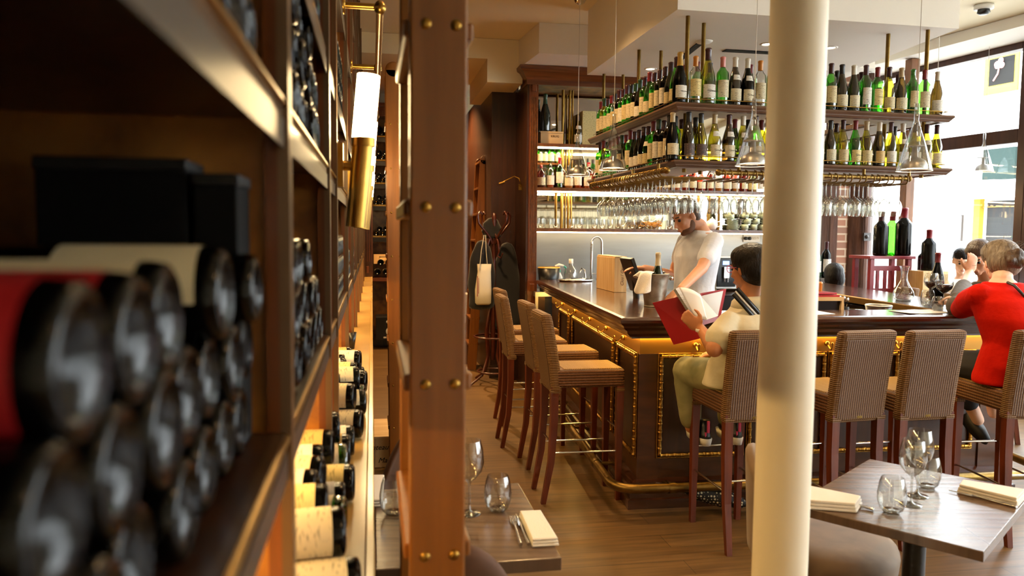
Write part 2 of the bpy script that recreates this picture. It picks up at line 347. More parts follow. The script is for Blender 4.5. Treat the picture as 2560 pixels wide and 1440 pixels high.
ORD = ['first', 'second', 'third', 'fourth', 'fifth', 'sixth', 'seventh', 'eighth', 'ninth', 'tenth', 'eleventh', 'twelfth', 'thirteenth', 'fourteenth', 'fifteenth', 'sixteenth', 'seventeenth', 'eighteenth', 'nineteenth', 'twentieth', 'twenty-first', 'twenty-second', 'twenty-third', 'twenty-fourth', 'twenty-fifth', 'twenty-sixth', 'twenty-seventh', 'twenty-eighth', 'twenty-ninth', 'thirtieth']+['number %d' % i for i in range(31, 60)]
def spot(name, loc, power, col, size=.06, ang=110, blend=.6, target=None):
    l = bpy.data.lights.new(name, 'SPOT'); l.energy = power; l.color = lin(col)[:3]; l.shadow_soft_size = size; l.spot_size = math.radians(ang); l.spot_blend = blend
    o = bpy.data.objects.new(name, l); C.objects.link(o); o.location = loc
    if target is not None: o.rotation_euler = (V(target)-V(loc)).to_track_quat('-Z', 'Y').to_euler()
    return o
# ================================================================ THE ROOM
def wx(y): return 6.05-.156*(y-6.36)          # window wall
WN = V((1, .156, 0)).normalized(); WT = V((-.156, 1, 0)).normalized()
def onplane(u, v, p0, n): d = ray(u, v); return EYE+d*((p0-EYE).dot(n)/d.dot(n))
WP = V((6.05, 6.36, 0))
def WW(u, v, off=0): return onplane(u, v, WP+WN*off, WN)
ZC = 3.53
struct('floor', MB().add([(-.7, -2.7, 0), (wx(-2.7)+.15, -2.7, 0), (wx(11.3)+.15, 11.3, 0), (-.7, 11.3, 0)], [(0, 1, 2, 3)]), 'floor_wood')
struct('ceiling', MB().prism([(-.7, -2.7), (wx(-2.7)+.2, -2.7), (wx(11.3)+.2, 11.3), (-.7, 11.3)], ZC, ZC+.1), 'cream')
struct('wall_left', MB().box(-.75, -.6, -2.7, 11.3, 0, ZC), 'wood_dark')
struct('wall_back', MB().box(-.7, wx(11.3)+.2, 11.29, 11.4, 0, ZC), 'cream')
struct('wall_front', MB().box(-.7, wx(-2.7)+.2, -2.75, -2.6, 0, ZC), 'cream')
# bulkhead above the bar, soffits near the back, dropped strip by the window
struct('trim_1', MB().prism([(1.858, 4.665), (3.85, 4.70), (4.02, 6.72), (1.856, 6.72)], 2.98, ZC-.001), 'white_paint')
struct('trim_2', MB().prism([(1.52, 7.18), (4.9, 7.1), (4.9, 8.2), (1.45, 8.2), (1.459, 7.875)], 3.25, ZC-.002), 'white_paint')
struct('trim_3', MB().box(-.6, 1.14, 7.87, 9.3, 3.33, ZC-.003).box(1.14, 1.5, 7.872, 9.3, 3.10, ZC-.003), 'cream')
b0 = Pz(2560, 33, ZC); b1 = Pz(2113, 158, ZC); bd = (b1-b0).normalized()
bA = b0-bd*9; bB = b1+bd*1.6
struct('trim_4', MB().prism([(bA.x, bA.y), (wx(bA.y)+.02, bA.y), (wx(bB.y)+.02, bB.y), (bB.x, bB.y)], 3.425, ZC-.004), 'white_paint')
# panelled wall block left of the back bar
struct('wall_partition', MB().box(1.27, 1.56, 8.40, 11.28, 0, 3.2).box(1.26, 1.545, 8.38, 8.40, 0, .14), 'wood_dark')
struct('wall_behind_bar', MB().box(1.56, 4.9, 8.16, 8.3, 0, ZC-.005), 'white_paint')
struct('wall_back_right', MB().box(4.9, 5.6, 9.6, 9.75, 2.7, ZC-.005).box(4.9, 5.6, 9.6, 9.75, 0, 1.2).box(4.9, 5.1, 9.6, 9.75, 1.2, 2.7).box(4.9, 5.0, 8.2, 9.6, 0, ZC-.006), 'white_paint')
# window wall: sill, header, frames and panes
def wpt(y, z, o=0): return V((wx(y)+o, y, z))
mys = [-2.6, -.9, 1.0, 2.9, 4.5, 6.40, 8.45, 9.6]
struct('wall_right', MB().hexa([wpt(-2.6, 0), wpt(-2.6, 0, .2), wpt(9.7, 0, .2), wpt(9.7, 0), wpt(-2.6, .45), wpt(-2.6, .45, .2), wpt(9.7, .45, .2), wpt(9.7, .45)])
       .hexa([wpt(-2.6, 3.425), wpt(-2.6, 3.425, .2), wpt(9.7, 3.425, .2), wpt(9.7, 3.425), wpt(-2.6, ZC), wpt(-2.6, ZC, .2), wpt(9.7, ZC, .2), wpt(9.7, ZC)]), 'white_paint')
tz = WW(2528, 340).z
for i in range(len(mys)-1):
    a, b = mys[i], mys[i+1]; m = MB()
    def bar(y0, y1, z0, z1, d=.09):
        m.hexa([wpt(y0, z0, -.03), wpt(y0, z0, d), wpt(y1, z0, d), wpt(y1, z0, -.03), wpt(y0, z1, -.03), wpt(y0, z1, d), wpt(y1, z1, d), wpt(y1, z1, -.03)])
    bar(a, a+.09, .45, 3.425); bar(b-.09, b, .45, 3.425); bar(a+.09, b-.09, .45, .55); bar(a+.09, b-.09, 3.365, 3.425); bar(a+.09, b-.09, tz-.07, tz+.06, .07)
    o = struct('window_%d' % (i+1), m, 'frame_brown', bev=.006)
    g = MB().add([wpt(a+.09, .55, .02), wpt(b-.09, .55, .02), wpt(b-.09, 3.365, .02), wpt(a+.09, 3.365, .02)], [(0, 1, 2, 3)])
    part('pane', g, 'g_pane', o)
# inner brown door post seen beside the glasses
o = struct('window_9', MB().box(5.1, 5.52, 9.62, 9.7, 1.2, 1.3).box(5.1, 5.52, 9.62, 9.7, 2.6, 2.7).box(5.1, 5.2, 9.62, 9.7, 1.2, 2.7).box(5.45, 5.52, 9.62, 9.7, 1.2, 2.7).box(5.3, 5.34, 9.62, 9.7, 1.3, 2.6), 'frame_brown')
part('pane', MB().add([(5.2, 9.66, 1.3), (5.45, 9.66, 1.3), (5.45, 9.66, 2.6), (5.2, 9.66, 2.6)], [(0, 1, 2, 3)]), 'g_pane', o)
q = Py(2262, 500, 7.35)
solo('door_post', MB().box(q.x-.03, q.x+.07, 7.3, 7.4, 0, 3.42), 'frame_mid', 'light brown wooden upright post by the window behind the hanging glasses', 'post', bev=.006)
# ---------------- outside
struct('pavement', MB().box(5, 30, -12, 40, -.2, -.12), 'pavement')
FO = 7.5
FPt = WP+WN*FO
def FA(u, v): return onplane(u, v, FPt, WN)
def fy(s, z, o=0): p = FPt+WT*s-WN*o; return V((p.x, p.y, z))
def fbox(m, s0, s1, z0, z1, d0, d1, mi=0): return m.hexa([fy(s0, z0, d0), fy(s0, z0, d1), fy(s1, z0, d1), fy(s1, z0, d0), fy(s0, z1, d0), fy(s0, z1, d1), fy(s1, z1, d1), fy(s1, z1, d0)], mi)
def fs(u, v): p = FA(u, v); return (p-FPt).dot(WT), p.z
fac = thing('shop_building', 'white building with yellow pillars across the street, seen through the window', 'building', fy(0, -.12))
part('facade', fbox(MB(), -26, 28, -.12, 6.5, -.4, -.004), 'facade_white', fac, world=True)
def frect(u0, v0, u1, v1, d0, d1):
    s0, za = fs(u0, v0); s1, zb = fs(u1, v1); return fbox(MB(), min(s0, s1), max(s0, s1), min(za, zb), max(za, zb), d0, d1)
part('pillar', frect(2438, 640, 2464, 450, 0, .12), 'facade_yellow', fac, world=True)
part('sign_panel', frect(2460, 452, 2545, 366, 0, .06), 'facade_green', fac, world=True)
pf = part('shop_window', frect(2466, 610, 2545, 500, -.02, .03), 'char', fac, world=True)
part('window_rail', frect(2462, 519, 2545, 515, .03, .08), 'brass_old', fac, world=True)
part('awning', frect(2412, 500, 2560, 452, .1, .8), 'facade_white', fac, world=True)
pic = thing('framed_picture', 'yellow framed picture of a pink figure hanging high on the building outside', 'picture', fy(*fs(2508, 178), .05))
s0, z0 = fs(2462, 240); s1, z1 = fs(2552, 128)
part('frame', fbox(MB(), min(s0, s1), max(s0, s1), z0, z1, .0, .05), 'facade_yellow', pic, world=True)
part('canvas', frect(2476, 217, 2543, 136, .052, .06), 'black_matt', pic, world=True)
m = MB(); s_, z_ = fs(2505, 175)
for k in range(4): m.ell(fy(s_+.06*math.cos(k*1.9), z_+.12+.06*math.sin(k*1.9), .07), (.015, .07, .06))
m.tube([fy(s_, z_+.08, .075), fy(s_+.03, z_-.08, .075), fy(s_+.12, z_-.2, .075)], .014)
part('painted_figure', m, 'cap_pink', pic, world=True)
mf = thing('menu_board', 'thin dark framed white menu board on the wall across the street', 'board', fy(*fs(2380, 570), .02))
part('board', frect(2352, 603, 2408, 540, 0, .03), 'facade_white', mf, world=True)
m = frect(2405, 603, 2410, 537, 0, .06); n = frect(2352, 540, 2410, 537, 0, .06); m.add(n.v, n.f)
part('frame', m, 'iron', mf, world=True)
# ---------------- timber and brick pier by the window
Yp = 8.1; xa = Py(2072, 640, Yp).x; xb = Py(2092, 640, Yp).x; xc = Py(2119, 640, Yp).x; xd = Py(2142, 640, Yp).x; xe = Py(2172, 640, Yp-.1).x
pier = thing('brick_pier', 'old pier of brick between rough dark timbers with an iron strap, by the window', 'pillar', ((xa+xe)/2, Yp+.15, 0))
part('timber', MB().box(xa, xb, Yp, Yp+.3, 0, ZC-.11), 'timber_old', pier, world=True, bev=.01)
part('brickwork', MB().box(xb, xc, Yp+.02, Yp+.3, 0, ZC-.11), 'brick', pier, world=True)
tm = part('timber', MB().hexa([(xc, Yp, 0), (xd, Yp-.12, 0), (xd, Yp+.3, 0), (xc, Yp+.3, 0), (xc, Yp, 3.41), (xd, Yp-.12, 3.41), (xd, Yp+.3, 3.41), (xc, Yp+.3, 3.41)]).box(xd, xe-.03, Yp-.12, Yp+.2, 0, 3.41), 'timber_old', pier, world=True, bev=.012)
zt = Py(2157, 592, Yp-.13).z
part('iron_strap', MB().box(xd-.01, xe-.01, Yp-.135, Yp+.1, zt-.045, zt+.045).ell(((xd+xe)/2-.02, Yp-.14, zt), .022), 'iron', pier, world=True)
# ---------------- white column
ctr = Py(1950, 1380, 1.72); cx, cy_ = ctr.x, ctr.y
dcol = (V((cx, cy_, 0.8))-EYE).dot(fw); rc = 66.5/1950*dcol
colm = thing('white_column', 'tall smooth round cream-white column in front of the bar', 'column', (cx, cy_, 0))
part('shaft', MB().lathe([(rc*1.0, 0), (rc, 1.2), (rc*.985, ZC)], seg=48), 'column_paint', colm)
part('base', MB().lathe([(rc*1.5, 0), (rc*1.5, .04), (rc*1.2, .08), (rc, .1)], seg=32), 'column_paint', colm)
# ---------------- ceiling fittings
def downlight(u, v, z, label, power=14):
    p = Pz(u, v, z); t = thing('recessed_downlight', label, 'ceiling light', (p.x, p.y, z), group='recessed downlights')
    part('ring', MB().lathe([(.034, -.001), (.04, -.006), (.052, -.004), (.054, 0)], seg=20), 'white_paint', t)
    part('lens', MB().lathe([(0, -.002), (.034, -.002)], seg=16), 'downlight', t)
    spot('downlight_beam', (p.x, p.y, z-.02), power, 'ffe2b4', .03, 120); return t
downlight(1918, 110, 2.98, 'small lit ceiling spot between the slot vent and the white column')
downlight(2076, 119, 2.98, 'small lit ceiling spot beside the white column on the window side')
downlight(1626, 172, 2.98, 'small lit ceiling spot half hidden behind bottle necks over the bar')
p = Pz(1860, 128, 2.98)
solo('air_vent', MB().box(p.x-.16, p.x+.25, p.y-.035, p.y+.035, 2.974, 2.981), 'black_matt', 'long black slot vent in the white ceiling above the bar bottles', 'vent')
p = Pz(1722, 130, 2.98)
solo('air_vent', MB().hexa([(p.x-.06, p.y-.3, 2.974), (p.x-.01, p.y-.3, 2.974), (p.x+.06, p.y+.3, 2.974), (p.x+.01, p.y+.3, 2.974), (p.x-.06, p.y-.3, 2.981), (p.x-.01, p.y-.3, 2.981), (p.x+.06, p.y+.3, 2.981), (p.x+.01, p.y+.3, 2.981)]), 'black_matt', 'short black slot vent behind the tall brass post over the bar', 'vent')
p = Pz(1760, 103, 2.98)
solo('ceiling_speaker', MB().lathe([(0, -.012), (.05, -.012), (.06, -.004), (.062, 0)], p, seg=20), 'white_paint', 'small flat round ceiling fitting behind the second brass post', 'ceiling fitting')
p = Pz(2460, 12, ZC); t = thing('smoke_detector', 'round white and black smoke detector on the ceiling by the window', 'smoke detector', (p.x, p.y, ZC-.005))
part('base', MB().lathe([(0, 0), (.075, 0), (.075, -.03), (.06, -.035), (0, -.035)], seg=24), 'plastic_white', t)
part('sensor', MB().lathe([(.045, -.035), (.05, -.06), (.03, -.075), (0, -.075)], seg=20), 'black', t)
# added warm fill: made-up downlights spread over the ceiling to brighten the room
for i, (x, y, pw) in enumerate([(.9, 3.2, 16), (2.3, -.4, 16), (2.7, 2.4, 9), (1.0, 5.5, 22), (.8, 7.2, 38), (3.6, .4, 7), (.65, 10.1, 110), (4.9, 3.4, 6)]):
    t = thing('recessed_downlight', 'added warm fill lamp shaped as a recessed spot in the dining room ceiling', 'ceiling light', (x, y, ZC), group='added fill downlights')
    part('ring', MB().lathe([(.034, -.001), (.04, -.006), (.052, -.004), (.054, 0)], seg=16), 'white_paint', t)
    part('lens', MB().lathe([(0, -.002), (.034, -.002)], seg=12), 'downlight', t)
    spot('downlight_beam', (x, y, ZC-.03), pw*3, 'ffc987', .05, 130)
# ================================================================ BOTTLES
SH = {
 'bordeaux': ([(0, .022), (.02, .012), (.031, 0), (.036, .003), (.0375, .012), (.0375, .188), (.0355, .203), (.022, .223), (.0152, .236), (.0142, .285), (.0158, .287), (.0158, .296), (.012, .3), (0, .3)], (.236, .0375), (.05, .155)),
 'burgundy': ([(0, .022), (.022, .012), (.034, 0), (.039, .003), (.0405, .012), (.0405, .12), (.038, .15), (.028, .19), (.0185, .222), (.0148, .25), (.0142, .285), (.016, .287), (.016, .296), (.012, .3), (0, .3)], (.238, .0405), (.035, .105)),
 'champagne': ([(0, .026), (.024, .014), (.036, 0), (.0425, .003), (.044, .014), (.044, .125), (.041, .16), (.028, .205), (.018, .24), (.0155, .27), (.0155, .298), (.0175, .3), (.0175, .312), (.013, .318), (0, .318)], (.205, .044), (.035, .11)),
 'spirit': ([(0, .004), (.036, 0), (.04, .004), (.04, .15), (.036, .172), (.018, .19), (.0145, .2), (.0145, .235), (0, .235)], (.2, .04), (.03, .12)),
 'flask': ([(0, .004), (.042, 0), (.046, .006), (.046, .12), (.04, .15), (.016, .175), (.014, .2), (.014, .222), (0, .222)], (.192, .046), (.025, .1)),
}
def body_mesh(sh, g): return cached(('body', sh, g), lambda: MB().lathe(SH[sh][0], seg=20), g)
def cap_mesh(sh, c):
    def f():
        pr = SH[sh][0]; z0 = SH[sh][1][0]; q = [(r+.0012, z) for r, z in pr if z > z0+.002 and r > 0]
        r0 = next(r for r, z in pr if z > z0+.001)+.0016; return MB().lathe([(r0+(.004 if sh == 'champagne' else 0), z0)]+q+[(0, pr[-1][1]+.001)], seg=16)
    return cached(('capsule', sh, c), f, c)
def label_mesh(sh, l, ang=68, dz=0):
    def f():
        r = SH[sh][1][1]+.0008; a, b = SH[sh][2]; return MB().lathe([(r, a+dz), (r, b+dz)], seg=12, a0=-PI/2-math.radians(ang), a1=-PI/2+math.radians(ang))
    return cached(('label', sh, l, ang, dz), f, l)
GN = {'g_green': 'green', 'g_bright': 'bright green', 'g_olive': 'yellow-green', 'g_dark': 'dark olive', 'g_brown': 'brown', 'g_black': 'near-black', 'g_clear': 'clear', 'dkglass': 'dark', 'dkgreen': 'dark green', 'g_amber': 'amber', 'g_rose': 'rose'}
CN = {'cap_burg': 'burgundy', 'cap_red': 'red', 'cap_black': 'black', 'cap_green': 'green', 'cap_gold': 'gold', 'cap_white': 'white', 'cap_orange': 'orange', 'cap_pink': 'pink', 'cap_cream': 'cream', None: 'bare'}
LN = {'label_cream': 'cream', 'label_white': 'white', 'label_aged': 'tan', 'label_yellow': 'yellowish', 'label_tan': 'tan', 'label_art': 'dark pictorial', 'red_label': 'red', 'cream_label': 'plain cream', None: 'no'}
def bottle(loc, sh='bordeaux', g='g_green', cap='cap_red', lab='label_cream', rz=0., rot=None, s=1., place='', group=None, neck=False, kind='wine', liquid=None, name=None):
    d = '%s bottle, %s capsule, %s label, %s' % (GN[g], CN[cap], LN[lab], place)
    t = thing(name or (kind+'_bottle'), d, 'bottle', loc, rz, group)
    if rot: t.rotation_euler = rot
    t.scale = (s, s, s)
    inst('body', body_mesh(sh, g), t)
    if cap: inst('capsule', cap_mesh(sh, cap), t)
    if lab: inst('label', label_mesh(sh, lab), t)
    if neck:
        k = ('necklabel', sh); r = .031 if sh == 'burgundy' else .033
        inst('neck_label', cached(k, lambda: MB().lathe([(.0365, .158), (.0285, .19)] if sh == 'burgundy' else [(.0378, .165), (.0378, .185)], seg=10, a0=-PI/2-.9, a1=-PI/2+.9), 'label_white'), t)
    if liquid: inst('liquid', cached(('liq', sh, liquid), lambda: MB().lathe([(0, .005), (SH[sh][1][1]-.004, .006), (SH[sh][1][1]-.004, .085), (0, .085)], seg=14), liquid), t)
    return t
# ================================================================ LEFT WINE WALL
DY = [-.05, .95, 1.83, 2.2, 3.15, 4.05, 4.95, 5.85, 6.75, 7.65, 8.55, 9.45, 10.3]
SZ = [1.36, 1.745, 2.0, 2.38, 2.76, 3.14]
XF = -.093
bays = ['first rack bay', 'second rack bay', 'narrow third rack bay', 'fourth rack bay', 'fifth rack bay', 'sixth rack bay', 'seventh rack bay', 'eighth rack bay', 'ninth rack bay', 'tenth rack bay', 'eleventh rack bay', 'last rack bay before the back wall']
for i in range(12):
    a, b = DY[i], DY[i+1]
    t = thing('wine_rack', 'brown wooden wine rack along the side wall, %s' % bays[i], 'wine rack', (-.3, (a+b)/2, 1.0), group='wine rack bays along the side wall')
    part('back_panel', MB().box(-.47, -.45, a+.012, b-.013, 1.0, 3.5), 'wood_dark', t, world=True)
    part('divider', MB().box(-.45, -.121, b-.012, b+.01, 1.003, 3.5), 'burl', t, world=True)
    pm = part('post', MB().box(-.121, -.106, b-.02, b+.0105, 1.003, 3.5), 'wood_red', t, world=True)
    part('post_trim', MB().box(-.106, XF, b-.02, b+.0105, 1.003, 3.5), 'post_trim', pm, world=True)
    for k, z in enumerate(SZ):
        s_ = part('shelf', MB().box(-.45, -.112, a+.012, b-.021, z-.02, z+.004), 'wood_dark', t, world=True)
        part('edge_rail', MB().box(-.112, -.100, a+.012, b-.021, z-.02, z+.004), 'rack_edge', s_, world=True)
        if k < 4: part('label_strip', MB().box(-.1, -.098, a+.02, b-.022, z-.052, z-.02), 'strip_grey', s_, world=True)
        if k < 2: part('shelf_lip', MB().tube([(-.099, a+.015, z-.002), (-.099, b-.022, z-.002)], .0045, seg=6), 'brass', s_, world=True)
    if i < 10: part('light_strip', MB().box(-.34, -.325, a+.04, b-.04, 1.325, 1.333), 'led_shelf', t, world=True)
# ledge
t = thing('ledge_counter', 'long gold-veined stone ledge running along the wine wall to the back', 'counter', (-.25, 5, 0))
part('top', MB().box(-.45, -.014, -.3, 10.55, .97, 1.0), 'ledge', t, world=True, bev=.002)
part('edge_trim', MB().box(-.014, .002, -.3, 10.55, .955, 1.003), 'ledge_trim', t, world=True, bev=.002)
part('cabinet_front', MB().box(-.45, -.03, -.3, 10.5, 0, .97), 'wood_dark', t, world=True)
# end pilaster
xl = Py(905, 600, 10.35).x; xr = Py(932, 600, 10.35).x
t = thing('end_pilaster', 'fluted brown wooden pilaster at the far end of the wine wall', 'pilaster', ((xl+xr)/2, 10.4, 1.0))
m = MB().box(xl, xr, 10.35, 10.5, 1.003, 3.3)
part('shaft', m, 'wood_front', t, world=True)
fl = MB()
for k in range(4): x = xl+.03+k*.03; fl.box(x, x+.012, 10.338, 10.352, 1.2, 3.1)
part('fluting', fl, 'wood_red', t, world=True); part('block', MB().box(xl+.05, xr-.05, 10.33, 10.352, 1.05, 1.14), 'wood_red', t, world=True, bev=.006)
# bottles lying base-out. local z (bottle axis) -> -X
RB = (0, -PI/2, 0)
def lying(y, z, place, sh='bordeaux', g='dkglass', lab=None, cap=None, x=-.108, spin=0, group='bottles racked base out', full=False, s=1.):
    M = MX.Rotation(-PI/2, 3, 'Y') @ MX.Rotation(spin, 3, 'Z')
    if full:
        t = bottle((x, y, z), sh, g, cap or 'cap_black', None, place=place, group=group, s=s); t.rotation_euler = M.to_euler()
        if lab:
            rr = SH[sh][1][1]+.0008; inst('label', cached(('lowlabel', sh, lab), lambda: MB().lathe([(rr, .018), (rr, .12)], seg=16, a0=-PI/2-1.7, a1=-PI/2+1.7), lab), t); t['label'] = t['label'].replace('no label', LN[lab]+' label')
        return t
    o = inst('wine_bottle', body_mesh(sh, g), None, (x, y, z), M.to_euler()); o.scale = (s, s, s)
    return tag(o, '%s bottle base, %s' % (GN[g], place), 'bottle', group)
rnames = ['bottom row', 'middle row', 'top row', 'fourth row']
# bay nearest the camera, shelf at 1.36
for r, (y0, n, zz) in enumerate([(.31, 7, 1.405), (.353, 7, 1.472), (.397, 3, 1.538)]):
    for k in range(n):
        y = y0+k*.086; lb = None
        if r == 2: lb = 'red_label' if k < 2 else 'cream_label'
        lying(y+random.uniform(-.004, .004), zz+random.uniform(-.004, .004), '%s, first rack bay pile, %s along' % (rnames[r], ORD[k]), random.choice(['bordeaux', 'burgundy']), lab=lb or ('red_label' if (r == 1 and k == 1) else None),
              x=-.131+random.uniform(-.006, .006), full=(r == 2 or (r == 1 and k < 2)), spin=PI/3.2, s=.99)
lying(.70, 1.545, 'alone atop the first rack bay pile', 'bordeaux', lab='cream_label', x=-.122, full=True, spin=PI/2, s=1.08)
lying(.83, 1.54, 'last one on top of the first rack bay pile', 'bordeaux', x=-.115, s=.95)
for (u0, u1, vt, y, nm) in ((84, 462, 388, .84, 'wide'), (482, 592, 432, .84, 'narrow')):
    A, B = Py(u0, vt, y), Py(u1, vt, y)
    tb = thing('bottle_box', '%s black cardboard bottle box standing behind the blurred bottle pile' % nm, 'box', ((A.x+B.x)/2, y+.04, 1.364))
    part('carton', MB().box(A.x, B.x, y, y+.08, 1.366, A.z-.012), 'black_matt', tb, world=True, bev=.002); part('lid', MB().box(A.x-.002, B.x+.002, y-.002, y+.082, A.z-.012, A.z), 'char', tb, world=True, bev=.002)
FARB = MB()
def far_bottle(y, z, x):
    T = MX.Rotation(-PI/2, 3, 'Y'); FARB.lathe(SH['bordeaux'][0], (x, y, z), seg=12, T=T)
def far_back(x, y, z):
    T = MX.Rotation(-PI/2, 3, 'X'); FARB.lathe(SH['bordeaux'][0], (x, y, z), seg=12, T=T)
def pile(a, b, z, rows, bay, shelf, dy=.083, miss=0, gmix=('dkglass',), jit=.006):
    for r in range(rows):
        n = int((b-a-.06-r*dy*.5)/dy)-(r*miss)
        for k in range(max(n, 0)):
            if a > 2: far_bottle(a+.055+r*dy*.5+k*dy, z+.0455+r*.071, -.108); continue
            lying(a+.055+r*dy*.5+k*dy+random.uniform(-.003, .003), z+.0455+r*.071, '%s, %s shelf, %s, %s along' % (rnames[r], shelf, bay, ORD[k]), random.choice(['bordeaux', 'burgundy']), random.choice(gmix), x=-.108+random.uniform(-jit, jit))
pile(.0, .95, 1.745, 2, bays[0], 'second', miss=1)
pile(.95, 1.83, 1.36, 3, bays[1], 'lowest', miss=2); pile(.95, 1.83, 1.745, 3, bays[1], 'second', miss=1); pile(.95, 1.83, 2.0, 2, bays[1], 'third')
pile(2.2, 3.15, 1.36, 3, bays[3], 'lowest'); pile(2.2, 3.15, 1.745, 2, bays[3], 'second'); pile(2.2, 3.15, 2.0, 3, bays[3], 'third')
pile(3.15, 4.05, 1.36, 2, bays[4], 'lowest'); pile(3.15, 4.05, 1.745, 2, bays[4], 'second'); pile(4.05, 4.95, 1.36, 2, bays[5], 'lowest')
tb = thing('bottle_box', 'tall black carton among the bottles of the second rack bay', 'box', (-.16, 1.1, 1.364))
part('carton', MB().box(-.2, -.13, 1.0, 1.09, 1.366, 1.655), 'black_matt', tb, world=True, bev=.002); part('lid', MB().box(-.201, -.129, .999, 1.091, 1.655, 1.667), 'char', tb, world=True)
tb = thing('bottle_box', 'second tall black carton behind the first in the second rack bay', 'box', (-.16, 1.2, 1.364))
part('carton', MB().box(-.19, -.12, 1.12, 1.2, 1.366, 1.645), 'black', tb, world=True, bev=.002); part('lid', MB().box(-.191, -.119, 1.119, 1.201, 1.645, 1.657), 'char', tb, world=True)
# bottles lying on the ledge, labels towards the light
ly = .72; k = 0
lmix = ['label_white', 'label_cream', 'label_white', 'label_yellow', 'label_cream', 'label_tan']
while ly < 3.1:
    if min(abs(ly-d_) for d_ in DY) < .062: ly += .03; continue
    g = 'dkglass' if random.random() < .75 else 'g_green'
    x = -.04+random.uniform(-.03, .02)
    lbm = lambda t_, l_: inst('label', cached(('ledgelabel', l_), lambda: MB().lathe([(.0412, .022), (.0412, .125)], seg=14, a0=-PI/2-1.5, a1=-PI/2+1.5), l_), t_)
    yaw = random.uniform(-.12, .12); M = MX.Rotation(yaw, 3, 'Z') @ MX.Rotation(-PI/2, 3, 'Y') @ MX.Rotation(PI/2-random.uniform(.0, 1.0), 3, 'Z')
    t = bottle((x, ly, 1.043), 'burgundy', g, 'cap_burg', None, place='lying %s along the lit ledge' % ORD[k], group='bottles lying on the ledge'); t.rotation_euler = M.to_euler(); lbm(t, lmix[k % 6]); t['label'] = t['label'].replace('no label', LN[lmix[k % 6]]+' label')
    if random.random() < .8:
        t = bottle((x-.03+random.uniform(-.02, .02), ly+.043, 1.112), 'burgundy', 'dkglass', 'cap_black', None, place='lying on top, %s along the lit ledge' % ORD[k], group='bottles lying on the ledge'); t.rotation_euler = M.to_euler(); lbm(t, lmix[(k*5+2) % 6]); t['label'] = t['label'].replace('no label', LN[lmix[(k*5+2) % 6]]+' label')
    ly += .088 if random.random() < .8 else .12; k += 1
for (u, v, lb) in ((850, 1088, 'larger-looking tapered black pot standing on the ledge close to the camera'), (880, 872, 'tapered black pot standing further back on the ledge')):
    p = Pz(u, v, 1.0)
    solo('tapered_pot', MB().lathe([(0, 0), (.012, 0), (.024, .085), (.021, .085), (.011, .01), (0, .01)], p, seg=20), 'black', lb, 'pot')
# ================================================================ WALL LAMPS, LADDER RAIL, LADDERS
def sconce(D, which):
    y = D; xp = XF; zt = 2.03
    t = thing('wall_lamp', 'brass wall lamp with glowing glass top, %s' % which, 'lamp', (xp, y, 1.72), group='brass wall lamps')
    top = V((-.008, y, zt)); bot = V((-.046, y-.0, zt-.42)); mid = top.lerp(bot, .42)
    part('glass_tube', MB().tube([top, mid], .031, seg=24), 'lamp_warm', t, world=True)
    part('brass_tube', MB().tube([mid, bot], [.029, .027], seg=24), 'brass', t, world=True)
    part('collar', MB().tube([mid+V((0, 0, .004)), mid-V((0, 0, .02))], .033, seg=24), 'brass', t, world=True)
    part('bracket', MB().tube([(xp, y, 1.78), (-.03, y, 1.78)], .014, seg=14).cbox((xp+.004, y, 1.78), (.022, .06, .12)), 'brass', t, world=True)
    return t
for D, wn in ((2.235, 'first of the row on the wine rack'), (3.165, 'second of the row on the wine rack'), (4.6, 'third of the row on the wine rack'), (6.1, 'fourth of the row on the wine rack')): sconce(D, wn)
t = thing('ladder_rail', 'long brass rail on brackets high along the wine rack', 'rail', (.028, 5.5, 2.33))
part('tube', MB().tube([(.028, 2.68, 2.33), (.028, 10, 2.33)], .013, seg=14).ell((.028, 2.66, 2.33), .021), 'brass', t, world=True)
for y in (2.7, 3.68, 5.2, 7.0, 9.0):
    part('bracket', MB().tube([(XF, y, 2.345), (.028, y, 2.345)], .011, seg=12).ell((.028, y, 2.342), (.02, .026, .024)).lathe([(.03, 0), (.03, .008), (0, .008)], (XF, y, 2.345), T=MX.Rotation(PI/2, 3, 'Y')), 'brass', t, world=True)
def ladder(name, label, x0, x1, y0, y1, z0, z1, topx, wid, treads, mat='wood_ladder', rnd=False, pitch=.28, zfirst=.3, boltr=.006):
    """rails with their broad faces towards the camera; x0..x1 rail width at the foot, topx shift at the top"""
    t = thing(name, label, 'ladder', ((x0+x1)/2, (y0+y1)/2, z0))
    th = .026
    for y in (y0, y1):
        m = MB().hexa([(x0, y, z0), (x1, y, z0), (x1, y+th, z0), (x0, y+th, z0), (x0+topx, y, z1), (x1+topx, y, z1), (x1+topx, y+th, z1), (x0+topx, y+th, z1)])
        if rnd: m.lathe([((x1-x0)/2, 0), ((x1-x0)/2, th)], ((x0+x1)/2+topx, y+th, z1), seg=24, T=MX.Rotation(PI/2, 3, 'X'), cap=True)
        rl = part('rail', m, mat, t, world=True, bev=.004)
        for z in treads:
            sx = topx*(z-z0)/(z1-z0)
            for q in (.28, .8): part('bolt', MB().ell((x0+sx+(x1-x0)*q, y, z), (boltr, .004, boltr), seg=10, rings=6), 'brass', rl, world=True)
    for z in treads:
        sx = topx*(z-z0)/(z1-z0)
        part('tread', MB().box(x0+sx-.008, x1+sx+.012, y0+th, y1, z-.015, z+.012), mat, t, world=True, bev=.004)
    return t
Yl = 1.2; zA = Py(1100, 60, Yl).z; zB = Py(1100, 518, Yl).z
xa_, xb_ = Py(1024, 720, Yl).x, Py(1166, 720, Yl).x
ladder('library_ladder', 'brown wooden ladder close to the camera with brass bolts in its broad rail', xa_, xb_, Yl, Yl+.42, 0, 3.3, 0, .4, [zB+(zA-zB)*k for k in range(-5, 5)], boltr=.0085)
